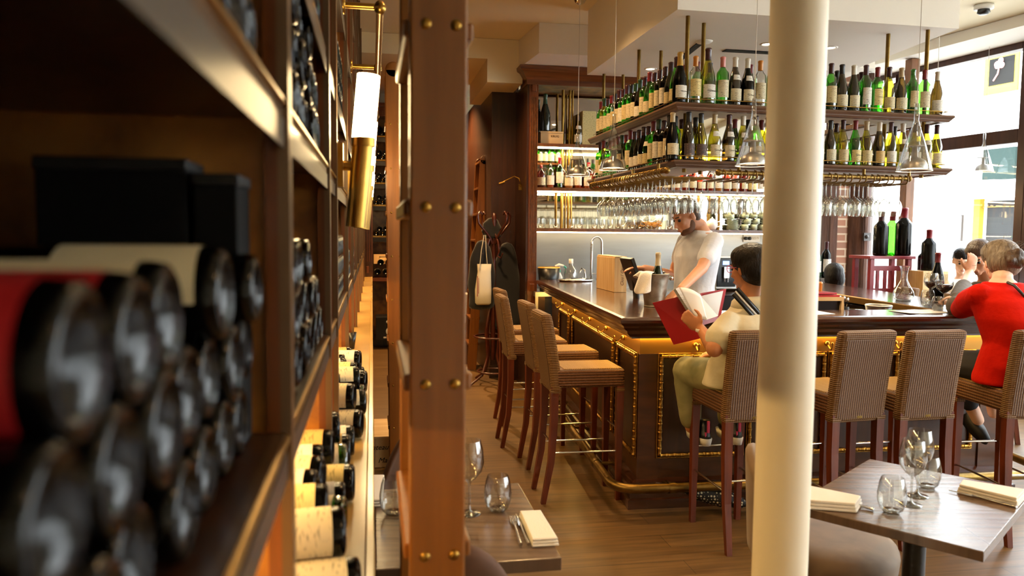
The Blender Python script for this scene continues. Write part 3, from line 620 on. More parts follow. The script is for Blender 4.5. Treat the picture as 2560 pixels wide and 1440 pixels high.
Yf = 4.9
ft = Py(992, 1075, Yf); tp = Py(982, 190, Yf)
sl = (tp.x-ft.x)/(tp.z-ft.z); x_f = ft.x-sl*ft.z
zb = [Py(985, v, Yf).z for v in (310, 422, 532, 641)]; pt = (zb[0]-zb[3])/3
ladder('library_ladder', 'brown wooden ladder with rounded top leaning on the wine rack beyond the bolted one', x_f-.045, x_f+.05, Yf, Yf+.3, 0, tp.z+.04, sl*(tp.z+.04), .4, [zb[0]-pt*k for k in range(0, 8)], rnd=True, boltr=.006)
Y3 = 8.9; f3 = Py(1185, 860, Y3); t3 = Py(1214, 400, Y3)
sl = (t3.x-f3.x)/(t3.z-f3.z); x_3 = f3.x-sl*f3.z
ladder('library_ladder', 'brown wooden ladder leaning by the coat stand in front of the back wine rack', x_3-.06, x_3+.045, Y3, Y3+.4, 0, t3.z, sl*t3.z, .4, [.3+.3*k for k in range(0, 8)], rnd=True)
# ================================================================ BACK WALL WINE RACK
YB = 10.98
def bz(v): return Py(1195, v, YB).z
t = thing('wine_rack', 'wide wooden wine rack with labelled bins against the back wall', 'wine rack', (.65, 11.1, 0))
part('back_panel', MB().box(-.02, 1.24, 11.26, 11.285, 0, bz(268)), 'burl', t, world=True)
part('cornice', MB().box(-.02, 1.24, YB-.06, 11.25, bz(300), bz(268)).box(-.02, 1.24, YB-.1, 11.25, bz(276), bz(268)), 'wood_red_h', t, world=True, bev=.01)
for x in (-.02, .42, .83, 1.22): part('divider', MB().box(x-.012, x+.012, YB, 11.255, .0, bz(300)), 'wood_y', t, world=True)
zz = [bz(v) for v in (350, 408, 464, 518, 594)]
BT = {(0, 1): 'Roncevaux 15', (1, 1): 'Bouzeron 16', (3, 0): 'Colombes 16', (4, 0): 'Pauillac 14', (3, 1): 'Sancerre 18', (1, 0): 'Cotes 17'}
for k, z in enumerate(zz):
    s_ = part('shelf', MB().box(0, 1.22, YB-.03, 11.255, z-.03, z), 'wood_red_h', t, world=True)
    part('edge_rail', MB().box(0, 1.22, YB-.045, YB-.032, z-.004, z+.012), 'brass', s_, world=True)
    sp_ = part('label_strip', MB().box(0, 1.22, YB-.042, YB-.03, z-.07, z-.012), 'black', s_, world=True)
part('drawer_shelf', MB().box(0, 1.22, YB-.15, 11.255, bz(701), bz(693)), 'wood_red_h', t, world=True)
dr = part('drawer', MB().box(.02, .5, YB-.02, 11.1, bz(660), bz(637)), 'pine', t, world=True)
for x in (.1, .3): part('handle', MB().tube([(x, YB-.02, bz(643)), (x, YB-.045, bz(643)), (x+.09, YB-.045, bz(643)), (x+.09, YB-.02, bz(643))], .006, seg=6), 'iron', dr, world=True)
part('plinth', MB().box(-.02, 1.24, YB-.02, 11.255, 0, .12), 'wood_dark', t, world=True)
def face(x, y, z, place, lab=None, cap=None, g='dkglass', s=1.):
    return far_back(x, y, z+.002)
    # base towards the room (-Y): local z -> +Y
    o = inst('wine_bottle', body_mesh('bordeaux', g), None, (x, y, z), (-PI/2, 0, 0)); o.scale = (s,)*3
    return tag(o, '%s bottle base, %s' % (GN[g], place), 'bottle', 'bottles in the back wall rack')
for sname, xs in (('of the back rack beside the ledge', (.06, .145, .23, .315)), ('of the back rack behind the ladder', (.93, 1.01, 1.09, 1.17))):
    for k, z in enumerate(zz):
        for j, x in enumerate(xs):
            face(x, YB-.03, z+.04, 'bottom row, %s bin down %s, %s across' % (ORD[k], sname, ORD[j]))
            if j < 3: face(x+.042, YB-.03, z+.108, 'upper row, %s bin down %s, %s across' % (ORD[k], sname, ORD[j]))
o = bpy.data.objects.new('racked_wine_bottles', FARB.mesh('racked_wine_bottles', 'dkglass')); C.objects.link(o); tag(o, 'rows of dark wine bottles racked base out in the distant racks', 'bottles', kind='stuff')
pz = [(944, 680, 'lower ledge-side'), (965, 680, 'lower aisle-side'), (952, 656, 'upper ledge-side'), (972, 655, 'upper aisle-side')]
for u, v, w_ in pz:
    p = Py(u, v, YB-.14); t = thing('wine_bottle', 'dark bottle with pale sleeve, base out on the low back shelf, %s of four' % w_, 'bottle', p, group='bottles on the low back shelf')
    inst('body', body_mesh('champagne', 'dkglass'), t, (0, 0, 0), (-PI/2, 0, 0), None)
    inst('label', cached(('lblring',), lambda: MB().lathe([(.0448, .03), (.0448, .12)], seg=20), 'cream_label'), t, (0, 0, 0), (-PI/2, 0, 0))
# boxes on the floor and wooden case ends at the back
bx0 = Py(940, 860, 10.6); bx1 = Py(984, 792, 10.6)
t = thing('wine_case', 'black wine carton with white crest on the floor under the back rack', 'box', ((bx0.x+bx1.x)/2, 10.7, .13))
part('carton', MB().box(bx0.x, bx0.x+.33, 10.6, 10.95, .13, bx1.z), 'black', t, world=True, bev=.004)
part('crest', MB().ell((bx0.x+.17, 10.598, bx1.z-.07), (.035, .003, .025)).ell((bx0.x+.18, 10.598, bx1.z-.2), (.05, .003, .055)).box(bx0.x+.1, bx0.x+.26, 10.596, 10.6, bx1.z-.29, bx1.z-.27), 'white_card', t, world=True)
for k, (v0, v1, w_) in enumerate(((735, 760, 'white'), (760, 785, 'white'), (785, 808, 'white'), (808, 826, 'brown'), (826, 858, 'white'))):
    a = Py(1160, v1, 10.3); b = Py(1196, v0, 10.3)
    t = thing('wine_case', '%s wine carton %s from the top of the stack behind the coat stand' % (w_, ORD[k]), 'box', ((a.x+b.x)/2, 10.5, max(a.z, 0)), group='cartons stacked behind the coat stand')
    part('carton', MB().box(a.x-.1, b.x+.02, 10.3, 10.6, max(a.z, 0)+.002, b.z-.002), 'white_card' if w_ == 'white' else 'cardboard', t, world=True, bev=.004)
    if k in (2, 4): text('NOBLE', .045, (b.x-t.location.x-.09, -.202, (b.z-a.z)*.4), (PI/2, 0, 0), 'char', t)
# wooden crate lying on the floor beyond the left table
a = Pz(932, 1180, 0); 
t = thing('wine_crate', 'flat pale wooden wine crate with script lettering on the floor by the ledge', 'crate', (.12, 5.5, 0))
part('box', MB().box(.01, .235, 5.26, 5.76, 0, .2), 'pine', t, world=True, bev=.004); part('lid', MB().box(.006, .24, 5.255, 5.765, .2, .215), 'pine', t, world=True, bev=.003)
text('Chateau Cantenac', .05, (.0, -.2455, .14), (PI/2, 0, 0), 'char', t, italic=True); text('Margaux', .05, (.0, -.2455, .05), (PI/2, 0, 0), 'char', t, italic=True)
# ================================================================ THE BAR
ZK = 1.13
A = V((1.395, 4.177)); D_ = V((1.638, 7.60)); B = V((4.02, 4.075)); E_ = V((4.42, 7.15))
Ai = V((1.95, 4.50)); Di = V((2.13, 7.55)); Bi = V((3.575, 4.44)); Ei = V((3.82, 7.2))
dirL = (D_-A).normalized(); dirF = (B-A).normalized(); dirR = (E_-B).normalized()
bar = thing('bar_counter', 'large dark wooden U-shaped bar counter with polished top and gilded panels', 'bar counter', (A.x, A.y, 0))
m = MB()
def slab(m, pts, z0, z1, mi=0): return m.prism([(p[0], p[1]) for p in pts], z0, z1, mi)
slab(m, [D_, A, Ai, Di], ZK-.03, ZK); slab(m, [A, B, Bi, Ai], ZK-.03, ZK); slab(m, [B, E_, Ei, Bi], ZK-.03, ZK)
part('countertop', m, 'counter', bar, world=True)
prof = [(0, ZK-.0), (.022, ZK-.004), (.03, ZK-.016), (.028, ZK-.032), (.015, ZK-.045), (.008, ZK-.05), (.004, ZK-.062), (-.012, ZK-.078), (-.02, ZK-.08), (-.024, ZK-.098), (-.045, ZK-.118), (-.06, ZK-.12), (-.06, ZK-.13), (-.14, ZK-.13)]
# path drawn so that outward is to the right of travel: D -> A -> B -> E
mm = MB().sweep([D_, A, B, E_], prof)
o_ = part('edge_moulding', mm, 'molding', bar, world=True); o_.data.polygons.foreach_set('use_smooth', [False]*len(o_.data.polygons))
part('inner_edge', MB().sweep([Ei, Bi, Ai, Di], [(0, ZK), (.008, ZK-.006), (.008, ZK-.05), (-.05, ZK-.05)]), 'gold_frieze', bar, world=True)
def off(p, dx): return p
nL = V((-dirL.y, dirL.x)); nL = -nL if nL.x > 0 else nL      # outward of left side (-X)
nF = V((dirF.y, -dirF.x)); nR = V((dirR.y, -dirR.x))
# body: base wall set in by .13
def inset(k):
    a = A-nL*k-nF*k; b = B-nF*k-nR*k; return [D_-nL*k, a, b, E_-nR*k]
I = inset(.135)
J = inset(.17)
def wallstrip(m, P0, P1, z0, z1):
    for i in range(3): m.prism([P0[i], P0[i+1], P1[i+1], P1[i]], z0, z1)
    return m
part('body', wallstrip(MB(), I, J, .0, ZK-.13), 'wood_front', bar, world=True)
F1 = inset(.133); F0 = inset(.131)
part('frieze', MB().sweep(F0, [(0, ZK-.13), (0, .90), (-.004, .90)]), 'gold_frieze', bar, world=True)
part('plinth', MB().sweep(inset(.135), [(0, .16), (.045, .15), (.045, .115), (.06, .11), (.06, .06), (.075, .055), (.075, 0)]), 'molding', bar, world=True)
Lg = inset(.118)
part('light_strip', MB().sweep(Lg, [(0, ZK-.131), (0, ZK-.1345), (-.008, ZK-.1345)]), 'led_bar', bar, world=True)
part('light_strip', MB().sweep(inset(.10), [(0, .162), (0, .158), (-.006, .158)]), 'led_bar', bar, world=True) if 0 else None
# corner pilasters
IA = inset(.125)
for c, w_ in ((IA[1], 'a'), (IA[2], 'b')):
    part('pilaster', MB().prism([c, c+dirF*(.13 if w_ == 'a' else -.16), c+dirF*(.13 if w_ == 'a' else -.16)-nF*.02, c-nF*.02], .15, .90), 'wood_front', bar, world=True)
# gilded bamboo frames
def bamboo(m, p, q, n_out, z=None):
    p = V(p); q = V(q); L = (q-p).length; n = max(2, int(L/.045)); pts = []; rs = []
    for i in range(n):
        a = i/n; b = (i+1)/n
        for t_, r in ((a+.04/n, .0145), (a+.25/n, .011), (a+.75/n, .011), (b-.04/n, .0145), (b, .008)): pts.append(p.lerp(q, t_)); rs.append(r)
    m.tube(pts, rs, seg=8)
def panel(P0, P1, z0, z1, nrm, name='panel'):
    """P0,P1 on the body face (xy); nrm outward"""
    n3 = V((nrm.x, nrm.y, 0)); a = V((P0.x, P0.y, 0)); b = V((P1.x, P1.y, 0))
    pn = part('panel', MB().hexa([a+n3*.001+V((0, 0, z0)), b+n3*.001+V((0, 0, z0)), b-n3*.01+V((0, 0, z0)), a-n3*.01+V((0, 0, z0)), a+n3*.001+V((0, 0, z1)), b+n3*.001+V((0, 0, z1)), b-n3*.01+V((0, 0, z1)), a-n3*.01+V((0, 0, z1))]), 'wood_dark', bar, world=True)
    m = MB(); e = (b-a).normalized()
    for k, r in ((.012, None),):
        c = [a+n3*k+V((0, 0, z0)), b+n3*k+V((0, 0, z0)), b+n3*k+V((0, 0, z1)), a+n3*k+V((0, 0, z1))]
        for i in range(4): bamboo(m, c[i], c[(i+1) % 4], n3)
    cc = [a-e*.016, b+e*.016]
    for z in (z0-.016, z1+.016): m.tube([cc[0]+n3*.006+V((0, 0, z)), cc[1]+n3*.006+V((0, 0, z))], .004, seg=6)
    for p in cc: m.tube([p+n3*.006+V((0, 0, z0-.016)), p+n3*.006+V((0, 0, z1+.016))], .004, seg=6)
    part('gilt_frame', m, 'gold', pn, world=True)
def on_front(u, v=1000, z=.6):
    d = ray(u, v); o = IA[1]; t_ = (V((o.x, o.y))-V((0, 0))).dot(nF)/(d.x*nF.x+d.y*nF.y); return V((d.x*t_, d.y*t_))
def on_left(u, v, k=.0):
    d = ray(u, v); o = IA[1]; t_ = V((o.x, o.y)).dot(nL)/(d.x*nL.x+d.y*nL.y); return V((d.x*t_, d.y*t_))
zt_, zb_ = .885, .30
for u0, u1 in ((1650, 1855), (1874, 2054), (2072, 2235), (2254, 2426)): panel(on_front(u0), on_front(u1), zb_, zt_, nF)
for (u0, v0), (u1, v1) in (((1546, 1000), (1592, 1000)), ((1433, 900), (1535, 950)), ((1401, 850), (1424, 850))): panel(on_left(u0, v0), on_left(u1, v1), zb_, zt_, nL)
# dark step panel edge on floor side
def hook(p, n3, e3, lab=None):
    h = thing('coat_hook', lab, 'hook', p, group='brass hooks under the bar edge')
    m = MB().ell(p+n3*.006, (.013, .013, .013))
    m.tube([p+n3*.008, p+n3*.03+V((0, 0, -.022)), p+n3*.046+V((0, 0, -.03)), p+n3*.058+V((0, 0, -.018)), p+n3*.06+V((0, 0, .004))], .0045, seg=8)
    m.ell(p+n3*.06+V((0, 0, .008)), .008)
    part('hook', m, 'brass', h, world=True)
    part('backplate', MB().ell(p+n3*.002, (.016, .016, .016)), 'brass', h, world=True)
nL3 = V((nL.x, nL.y, 0)); nF3 = V((nF.x, nF.y, 0))
nm = ['first from the far end', 'second from the far end', 'third from the far end', 'fourth from the far end', 'beside the stool nearest the corner', '']
for k, (u, v) in enumerate(((1405, 770), (1437, 787), (1474, 806), (1515, 829), (1558, 857))):
    q = on_left(u, v); hook(V((q.x, q.y, .945)), nL3, V((dirL.x, dirL.y, 0)), 'small brass coat hook on the stool-row side of the bar, %s from the far end' % ORD[k])
for u, w_ in ((1735, 'beside the seated woman'), (2062, 'just past the white column'), (2231, 'between two wicker stool backs')):
    q = on_front(u); hook(V((q.x, q.y, .95)), nF3, V((dirF.x, dirF.y, 0)), 'small brass coat hook on the front of the bar, %s' % w_)
# foot rail
zr = .17
RL = Pz(1395, 1060, zr); RC = Pz(1535, 1212, zr); RR = Pz(2440, 1207, zr)
def fillet(a, c, b, r, n=8):
    d1 = (a-c).normalized(); d2 = (b-c).normalized(); p = c+d1*r; q = c+d2*r; out = []
    for i in range(n+1):
        t_ = i/n; out.append(p*(1-t_)**2+c*(2*t_*(1-t_))+q*t_**2)
    return out
cL = A+nL*.06+nF*.085; cR = B+nF*.085+nR*.05
c3 = V((cL.x, cL.y, zr)); c4 = V((cR.x, cR.y, zr)); p0 = V((c3.x+dirL.x*2.9, c3.y+dirL.y*2.9, zr)); p5 = V((c4.x+dirR.x*2.6, c4.y+dirR.y*2.6, zr))
fr = thing('foot_rail', 'thick brass foot rail on brackets running round the foot of the bar', 'rail', (c3.x, c3.y, 0))
part('rail', MB().tube([p0]+fillet(p0, c3, c4, .16)+fillet(c3, c4, p5, .2)+[p5], .027, seg=16), 'brass_old', fr, world=True)
for t_ in (.12, .42, .72): 
    q = c3.lerp(c4, t_); part('bracket', MB().tube([q, q-nF3*.10, q-nF3*.145+V((0, 0, -.02))], .012, seg=8).lathe([(.031, -.02), (.031, .02)], q, T=MX.Rotation(PI/2, 3, 'Y'), seg=16), 'brass_old', fr, world=True)
for s_ in (.5, 1.4, 2.3):
    q = c3+V((dirL.x, dirL.y, 0))*s_; part('bracket', MB().tube([q, q-nL3*.10, q-nL3*.14+V((0, 0, -.02))], .012, seg=8).lathe([(.031, -.02), (.031, .02)], q, T=MX.Rotation(PI/2, 3, 'X'), seg=16), 'brass_old', fr, world=True)
# inner worktop behind the front
wk = thing('bar_workbench', 'low steel workbench behind the front of the bar', 'workbench', (2.7, 4.75, 0))
part('top', MB().prism([(2.02, 4.52), (3.54, 4.46), (3.6, 4.95), (2.05, 5.0)], .90, .93), 'steel', wk, world=True); part('cabinet', MB().prism([(2.04, 4.56), (3.5, 4.5), (3.55, 4.9), (2.07, 4.95)], 0, .9), 'iron', wk, world=True)
# umbrella lying at the bar foot
um = thing('folded_umbrella', 'black umbrella with pale dots lying behind the foot rail', 'umbrella', (2.0, 4.12, .0))
u0 = Pz(1700, 1216, .15); u1 = Pz(1872, 1262, .05)
part('canopy', MB().tube([u0, u0.lerp(u1, .25), u0.lerp(u1, .6), u0.lerp(u1, .9), u1], [.02, .05, .055, .03, .006], seg=9), 'dotted', um, world=True)
part('shaft', MB().tube([u1, u1+(u1-u0).normalized()*.05], .005, seg=6).tube([Pz(1640, 1208, .18), u0], .006, seg=6), 'chrome', um, world=True)
# ================================================================ ITEMS ON THE BAR
def on_bar(u, v): return Pz(u, v, ZK)
# wooden wine box
pm = on_bar(1537, 731); wq = Py(1566, 731, pm.y).x-pm.x; hq = Py(1540, 641, pm.y).z-ZK
bw = thing('wine_box', 'pale pine wine case with vertical script standing on the bar', 'box', (pm.x, pm.y, ZK))
part('box', MB().box(.002, wq-.002, .01, .49, .002, hq-.012), 'pine_v', bw); part('side_board', MB().box(0, wq, .0, .01, .001, hq-.004), 'pine_v', bw, bev=.002); part('lid', MB().box(0, wq, .0, .5, hq-.012, hq), 'pine', bw, bev=.002)
part('side_board', MB().box(-.006, .0, .0, .5, .001, hq-.012), 'pine', bw, bev=.002)
text('Clos l Cause', .036, (wq*.62, -.0015, hq*.5), (PI/2, -PI/2, 0), 'wood_y', bw, italic=True)
# ice bucket with bottle and cloth
bc = on_bar(1636, 766)
ib = thing('ice_bucket', 'tarnished silver ice bucket with round side knobs on the bar corner', 'ice bucket', (bc.x, bc.y, ZK))
part('pail', MB().lathe([(0, .004), (.062, .002), (.066, .008), (.07, .05), (.085, .17), (.09, .205), (.094, .208), (.094, .214), (.087, .212), (.083, .19), (.066, .02), (0, .015)], seg=32), 'pewter', ib)
for sx in (-1, 1): part('knob', MB().ell((sx*.1, -.02, .185), (.016, .018, .016)).tube([(sx*.08, -.02, .185), (sx*.1, -.02, .185)], .008), 'chrome', ib)
part('foot', MB().lathe([(.066, 0), (.07, .004), (.066, .01)], seg=32), 'pewter', ib)
m = MB()
def cloth(i, j):
    a = -2.6+i*3.6; w_ = .02*math.sin(i*17)+.012*math.sin(i*31+j*4); r = .02+.085*min(1, j*2.2)+(.05*(j-.45) if j > .45 else 0)
    z = .222-.0*(j) if j < .42 else .222-(j-.42)*(.15+.1*math.sin(i*9))
    return ((r+w_*j)*math.cos(a+PI), (r+w_*j)*math.sin(a+PI), z+.01*math.sin(i*23)*j)
solo('linen_napkin', MB(MX.Translation((bc.x, bc.y, ZK))).grid(cloth, 48, 14), 'linen', 'white linen cloth draped over the rim of the silver ice bucket', 'napkin', solid=.003, sub=1)
bottle((bc.x+.03, bc.y+.03, ZK+.03), 'champagne', 'dkgreen', 'cap_cream', 'label_cream', place='standing in the ice bucket')
# oval tray with cutlery
tc = on_bar(1432, 703); tr = thing('serving_tray', 'small silver tray with cutlery at the far end of the bar', 'tray', (tc.x+.03, tc.y, ZK))
part('tray', MB(MX.Diagonal((1.15, .8, 1, 1))).lathe([(0, .004), (.13, .004), (.155, .02), (.16, .018), (.14, 0), (0, 0)], seg=32), 'chrome', tr)
for k in range(4): solo('fork', MB().tube([(tc.x-.06+.03*k, tc.y-.03, ZK+.012), (tc.x+.05+.02*k, tc.y+.02-.01*k, ZK+.018), (tc.x+.13, tc.y+.0+.01*k, ZK+.026)], .004, seg=6), 'chrome', 'silver fork lying on the small tray, %s across' % ORD[k], 'fork', 'forks on the tray')
# point of sale terminal (dark tilted screen behind the wine box)
pq = Py(1580, 700, 5.45); ps = thing('till_terminal', 'black tilted till screen beside the wine case behind the bar', 'terminal', (pq.x, 5.45, ZK-.12))
part('screen', MB().cbox((pq.x, 5.45, 1.30), (.03, .26, .26), ry=-.35), 'black', ps, world=True, bev=.006); part('stand', MB().tube([(pq.x+.02, 5.45, 1.28), (pq.x+.05, 5.45, 1.02)], .025).cbox((pq.x+.05, 5.45, 1.02), (.2, .2, .02)), 'black', ps, world=True)
part('cable', MB().tube([(pq.x+.03, 5.36, 1.12), (pq.x, 5.3, 1.06), (pq.x+.06, 5.26, 1.03), (pq.x+.1, 5.3, 1.02)], .006), 'black', ps, world=True)
part('printer', MB().box(pq.x+.01, pq.x+.19, 5.0, 5.22, 1.01, 1.06), 'char', ps, world=True, bev=.008)
tb_ = thing('till_shelf', 'dark shelf holding the till behind the bar', 'shelf', (pq.x+.1, 5.25, .0)); part('board', MB().box(pq.x-.0, pq.x+.2, 4.98, 5.6, .985, 1.008), 'black', tb_, world=True); part('cabinet', MB().box(pq.x+.01, pq.x+.19, 5.0, 5.58, 0, .985), 'iron', tb_, world=True)
# things behind/on the front counter, window side of the column
ZW = .93
mh = Py(2090, 775, 4.6)
t = thing('condiment_rack', 'cream wooden tray holder with red menus on top behind the bar', 'holder', (mh.x-.05, 4.62, ZW))
x0 = Py(2030, 760, 4.62).x; x1 = Py(2105, 760, 4.62).x
part('frame', MB().box(x0, x1, 4.6, 4.62, ZW, ZW+.03).box(x0, x1, 4.6, 4.62, 1.175, 1.2).box(x0, x0+.02, 4.6, 4.62, ZW+.03, 1.175).hexa([(x1-.03, 4.6, ZW+.03), (x1+.01, 4.6, ZW+.03), (x1+.01, 4.62, ZW+.03), (x1-.03, 4.62, ZW+.03), (x1-.015, 4.6, 1.175), (x1, 4.6, 1.175), (x1, 4.62, 1.175), (x1-.015, 4.62, 1.175)]), 'pine', t, world=True)
part('backing', MB().box(x0, x1-.01, 4.621, 4.63, ZW+.02, 1.18), 'black', t, world=True)
for k, (dz, w_) in enumerate(((0, 'lower'), (.016, 'upper'))):
    solo('menu', MB().cbox((x0+.09-.02*k, 4.68, 1.205+dz), (.2, .14, .013), rz=.1*k), 'menu_red', '%s of the dark red menus stacked on the cream holder' % w_, 'menu', 'menus stacked on the holder', bev=.003)
jr = Py(2108, 745, 4.66); t = thing('spoon_jar', 'small dark pot full of spoons beside the cream holder', 'jar', (jr.x, 4.66, ZW))
part('pot', MB().lathe([(0, .002), (.035, .002), (.038, .2), (.034, .2), (.03, .01)], seg=20), 'char', t)
for k in range(7):
    a = k*.9; q = (.03*math.cos(a), .02*math.sin(a)); solo('spoon', MB(MX.Translation((jr.x, 4.66, ZW))).tube([(q[0]*.3, q[1]*.3, .02), (q[0], q[1], .22)], .0025, seg=5).ell((q[0]*1.15, q[1]*1.1, .245+.006*(k % 3)), (.009, .006, .016)), 'chrome', 'steel spoon standing in the small dark pot, %s around' % ORD[k], 'spoon', 'spoons in the pot')
for u, w_ in ((2128, 'clear glass storage jar with a pale lid behind the bar'), (2160, 'wide dark bowl with a pale rim behind the bar')):
    q = Py(u+8, 760, 4.7)
    if u == 2128: t = thing('storage_jar', w_, 'jar', (q.x, 4.7, ZW)); part('glass', MB().lathe([(0, .002), (.065, .002), (.068, .14), (.06, .165)], seg=24), 'g_clear', t); part('lid', MB().lathe([(0, .18), (.06, .18), (.063, .165), (.06, .165)], seg=24), 'g_olive', t); part('contents', MB().lathe([(0, .005), (.06, .006), (.06, .1), (0, .105)], seg=20), 'label_tan', t)
    else: t = thing('serving_bowl', w_, 'bowl', (q.x+.1, 4.72, ZW)); part('bowl', MB().lathe([(0, .0), (.05, .0), (.085, .2), (.08, .2), (.045, .01), (0, .01)], seg=28), 'wood_dark', t); part('rim', MB().lathe([(.08, .2), (.083, .207), (.087, .2)], seg=28), 'porcelain', t)
for u, v, w, nm_ in ((2030, 784, .11, 'cream paper menu lying on the bar beside the white column'), (2300, 781, .17, 'pale grey paper placemat curling on the bar by the red sweater')):
    q = on_bar(u, v-1); g = lambda i, j, w=w, q=q: (q.x+(i-.5)*2*w, q.y+(j-.5)*.2+(i-.5)*.06, ZK+.002+.02*max(0, .25-i)*(1-j))
    solo('paper_menu' if w < .15 else 'placemat', MB().grid(g, 8, 6), 'paper', nm_, 'paper', solid=.001)
# stemware ------------------------------------------------------------------
def wg(s=1., r=.042): return [(.034, 0), (.033, .002), (.012, .005), (.0042, .012), (.0036, .03), (.0036, .085), (.006, .094), (.02, .105), (r*.85, .125), (r, .15), (r*.93, .185), (r*.76, .215)]
def stem_glass(loc, label, s=1., liquid=False, group=None, rim=.042):
    t = thing('wine_glass', label, 'wine glass', loc, 0, group); t.scale = (s,)*3
    pr = wg(1, rim)
    inst('bowl', cached(('bowl', rim), lambda: MB().lathe(pr[5:], seg=28), 'g_clear'), t); inst('stem', cached(('stem', 0), lambda: MB().lathe(pr[2:6], seg=12), 'g_clear'), t); inst('foot', cached(('foot', 0), lambda: MB().lathe([(0, 0)]+pr[:3], seg=24), 'g_clear'), t)
    if liquid: inst('wine', cached(('wine', rim), lambda: MB().lathe([(0, .096), (.018, .106), (rim*.82, .125), (rim*.97, .15), (0, .15)], seg=24), 'wine_red'), t)
    return t
def tumbler(loc, label, s=1., group=None):
    t = thing('tumbler', label, 'glass', loc, 0, group); t.scale = (s,)*3
    inst('bowl', cached(('tumb', 0), lambda: MB().lathe([(.022, .004), (.034, .015), (.041, .04), (.0415, .06), (.036, .095), (.031, .11)], seg=28), 'g_clear'), t)
    inst('base', cached(('tbase', 0), lambda: MB().lathe([(0, .001), (.021, .001), (.024, .004), (.022, .012), (0, .008)], seg=24), 'g_clear'), t); return t
q = on_bar(2258, 786); 
t = thing('decanter', 'clear glass wine decanter with flared neck on the bar', 'decanter', (Pz(2258, 752, ZK).x, Pz(2258, 752, ZK).y, ZK))
part('body', MB().lathe([(0, .003), (.05, .001), (.062, .012), (.072, .04), (.066, .07), (.04, .115), (.024, .15), (.02, .19), (.026, .23), (.034, .25)], seg=36), 'g_clear', t)
part('base', MB().lathe([(0, .001), (.052, .0005), (.05, .012), (0, .008)], seg=28), 'g_clear', t)
q = Pz(2318, 768, ZK); tumbler((q.x, q.y, ZK), 'empty stemless tumbler on the bar beside the decanter', 1.05)
q = Pz(2343, 778, ZK); tumbler((q.x, q.y, ZK), 'small stemless glass of water on the bar in front of the wine glasses', .85)
q = Pz(2358, 772, ZK); stem_glass((q.x, q.y, ZK), 'large wine glass of red wine on the bar beside the red sweater', 1.05, True, rim=.05)
q = Pz(2350, 760, ZK); stem_glass((q.x+.02, q.y+.12, ZK), 'second glass of red wine behind the large one on the bar', .98, True, rim=.05)
q = Pz(2385, 762, ZK); bottle((q.x+.06, q.y+.25, ZK), 'burgundy', 'dkglass', 'cap_red', None, place='open on the bar by the man', s=1.18)
q = Pz(2383, 759, ZK); solo('plate', MB().lathe([(0, .006), (.08, .006), (.12, .014), (.12, .01), (.07, 0), (0, 0)], (q.x+.02, q.y+.1, ZK), seg=32), 'porcelain', 'white plate on the bar by the elbow of the man', 'plate')
q = Pz(2060, 712, ZK); bottle((q.x-.45, q.y-2.2, ZW+.0), 'bordeaux', 'dkglass', 'cap_gold', None, place='behind the bar beside the white column', s=1.15) if 0 else None
for u, g, c, l, h, nm_ in ((2049, 'dkglass', 'cap_orange', None, 1.2, 'on the bench beside the white column'), (2058, 'g_bright', None, None, 1.1, 'behind the dark one by the column')):
    q = Py(u, 700, 5.2 if g == 'dkglass' else 7.9); z_ = ZW if g == 'dkglass' else 1.15
    if g == 'dkglass': bottle((Py(u, 700, 4.75).x, 4.75, ZW), 'bordeaux', g, c, l, place=nm_, s=h)
for k in range(2):
    q = Pz(2068+k*9, 752, ZK-.1); tumbler((Py(2066+k*9, 720, 4.78).x, 4.78+.06*k, ZW+.0), 'tall clear glass behind the bar near the column, %s one' % ORD[k], 1.7, 'tall glasses behind the bar')
# ================================================================ HANGING GANTRY
ZU, ZL = 2.405, 2.055
gx = 1.83; gr = 3.83
def gy(x): return 4.585+(x-1.83)*.045
gt = thing('bottle_gantry', 'two-tier wooden bottle shelf hanging over the bar on brass posts', 'hanging shelf', (2.8, 5.4, ZL-.06))
for z in (ZU, ZL):
    o = [(gx, 6.56), (gx, gy(gx)), (gr, gy(gr)), (gr+.0, 6.5)]
    m = MB(); w_ = .40
    m.prism([(gx+.01, 6.55), (gx+.01, gy(gx)+.01), (gx+w_, gy(gx+w_)+w_-.05), (gx+w_, 6.55)], z-.03, z)
    m.prism([(gx+.01, gy(gx)+.01), (gr-.01, gy(gr)+.01), (gr-w_, gy(gr-w_)+w_-.05), (gx+w_, gy(gx+w_)+w_-.05)], z-.03, z)
    m.prism([(gr-.01, gy(gr)+.01), (gr-.01, 6.5), (gr-w_, 6.5), (gr-w_, gy(gr-w_)+w_-.05)], z-.03, z)
    s_ = part('shelf', m, ['walnut_shelf'], gt, world=True)
    part('edge_moulding', MB().sweep(o, [(-.02, z+.001), (.0, z), (.004, z-.012), (-.006, z-.022), (-.022, z-.042), (-.05, z-.044), (-.06, z-.03)]), 'walnut_shelf', s_, world=True)
    part('underside', MB().prism([(gx+.06, 6.5), (gx+.06, gy(gx)+.06), (gr-.06, gy(gr)+.06), (gr-.06, 6.45), (gr-.36, 6.45), (gr-.36, gy(gr-.4)+.32), (gx+.36, gy(gx+.4)+.32), (gx+.36, 6.5)], z-.036, z-.031), 'white_paint', s_, world=True)
    ri = [(gx+.03, 6.5), (gx+.03, gy(gx)+.03), (gr-.03, gy(gr)+.03), (gr-.03, 6.45)]; m = MB()
    for k in range(3): m.tube([(*ri[k], z+.028), (*ri[k+1], z+.028)], .0028, seg=6)
    rl = part('gallery_rail', m, 'brass', s_, world=True); m = MB()
    for k in range(3):
        a, b = V(ri[k]), V(ri[k+1]); n = 6
        for j in range(n+1): p_ = a.lerp(b, j/n); m.tube([(p_.x, p_.y, z), (p_.x, p_.y, z+.03)], .0032, seg=6)
    part('rail_pin', m, 'brass', rl, world=True)
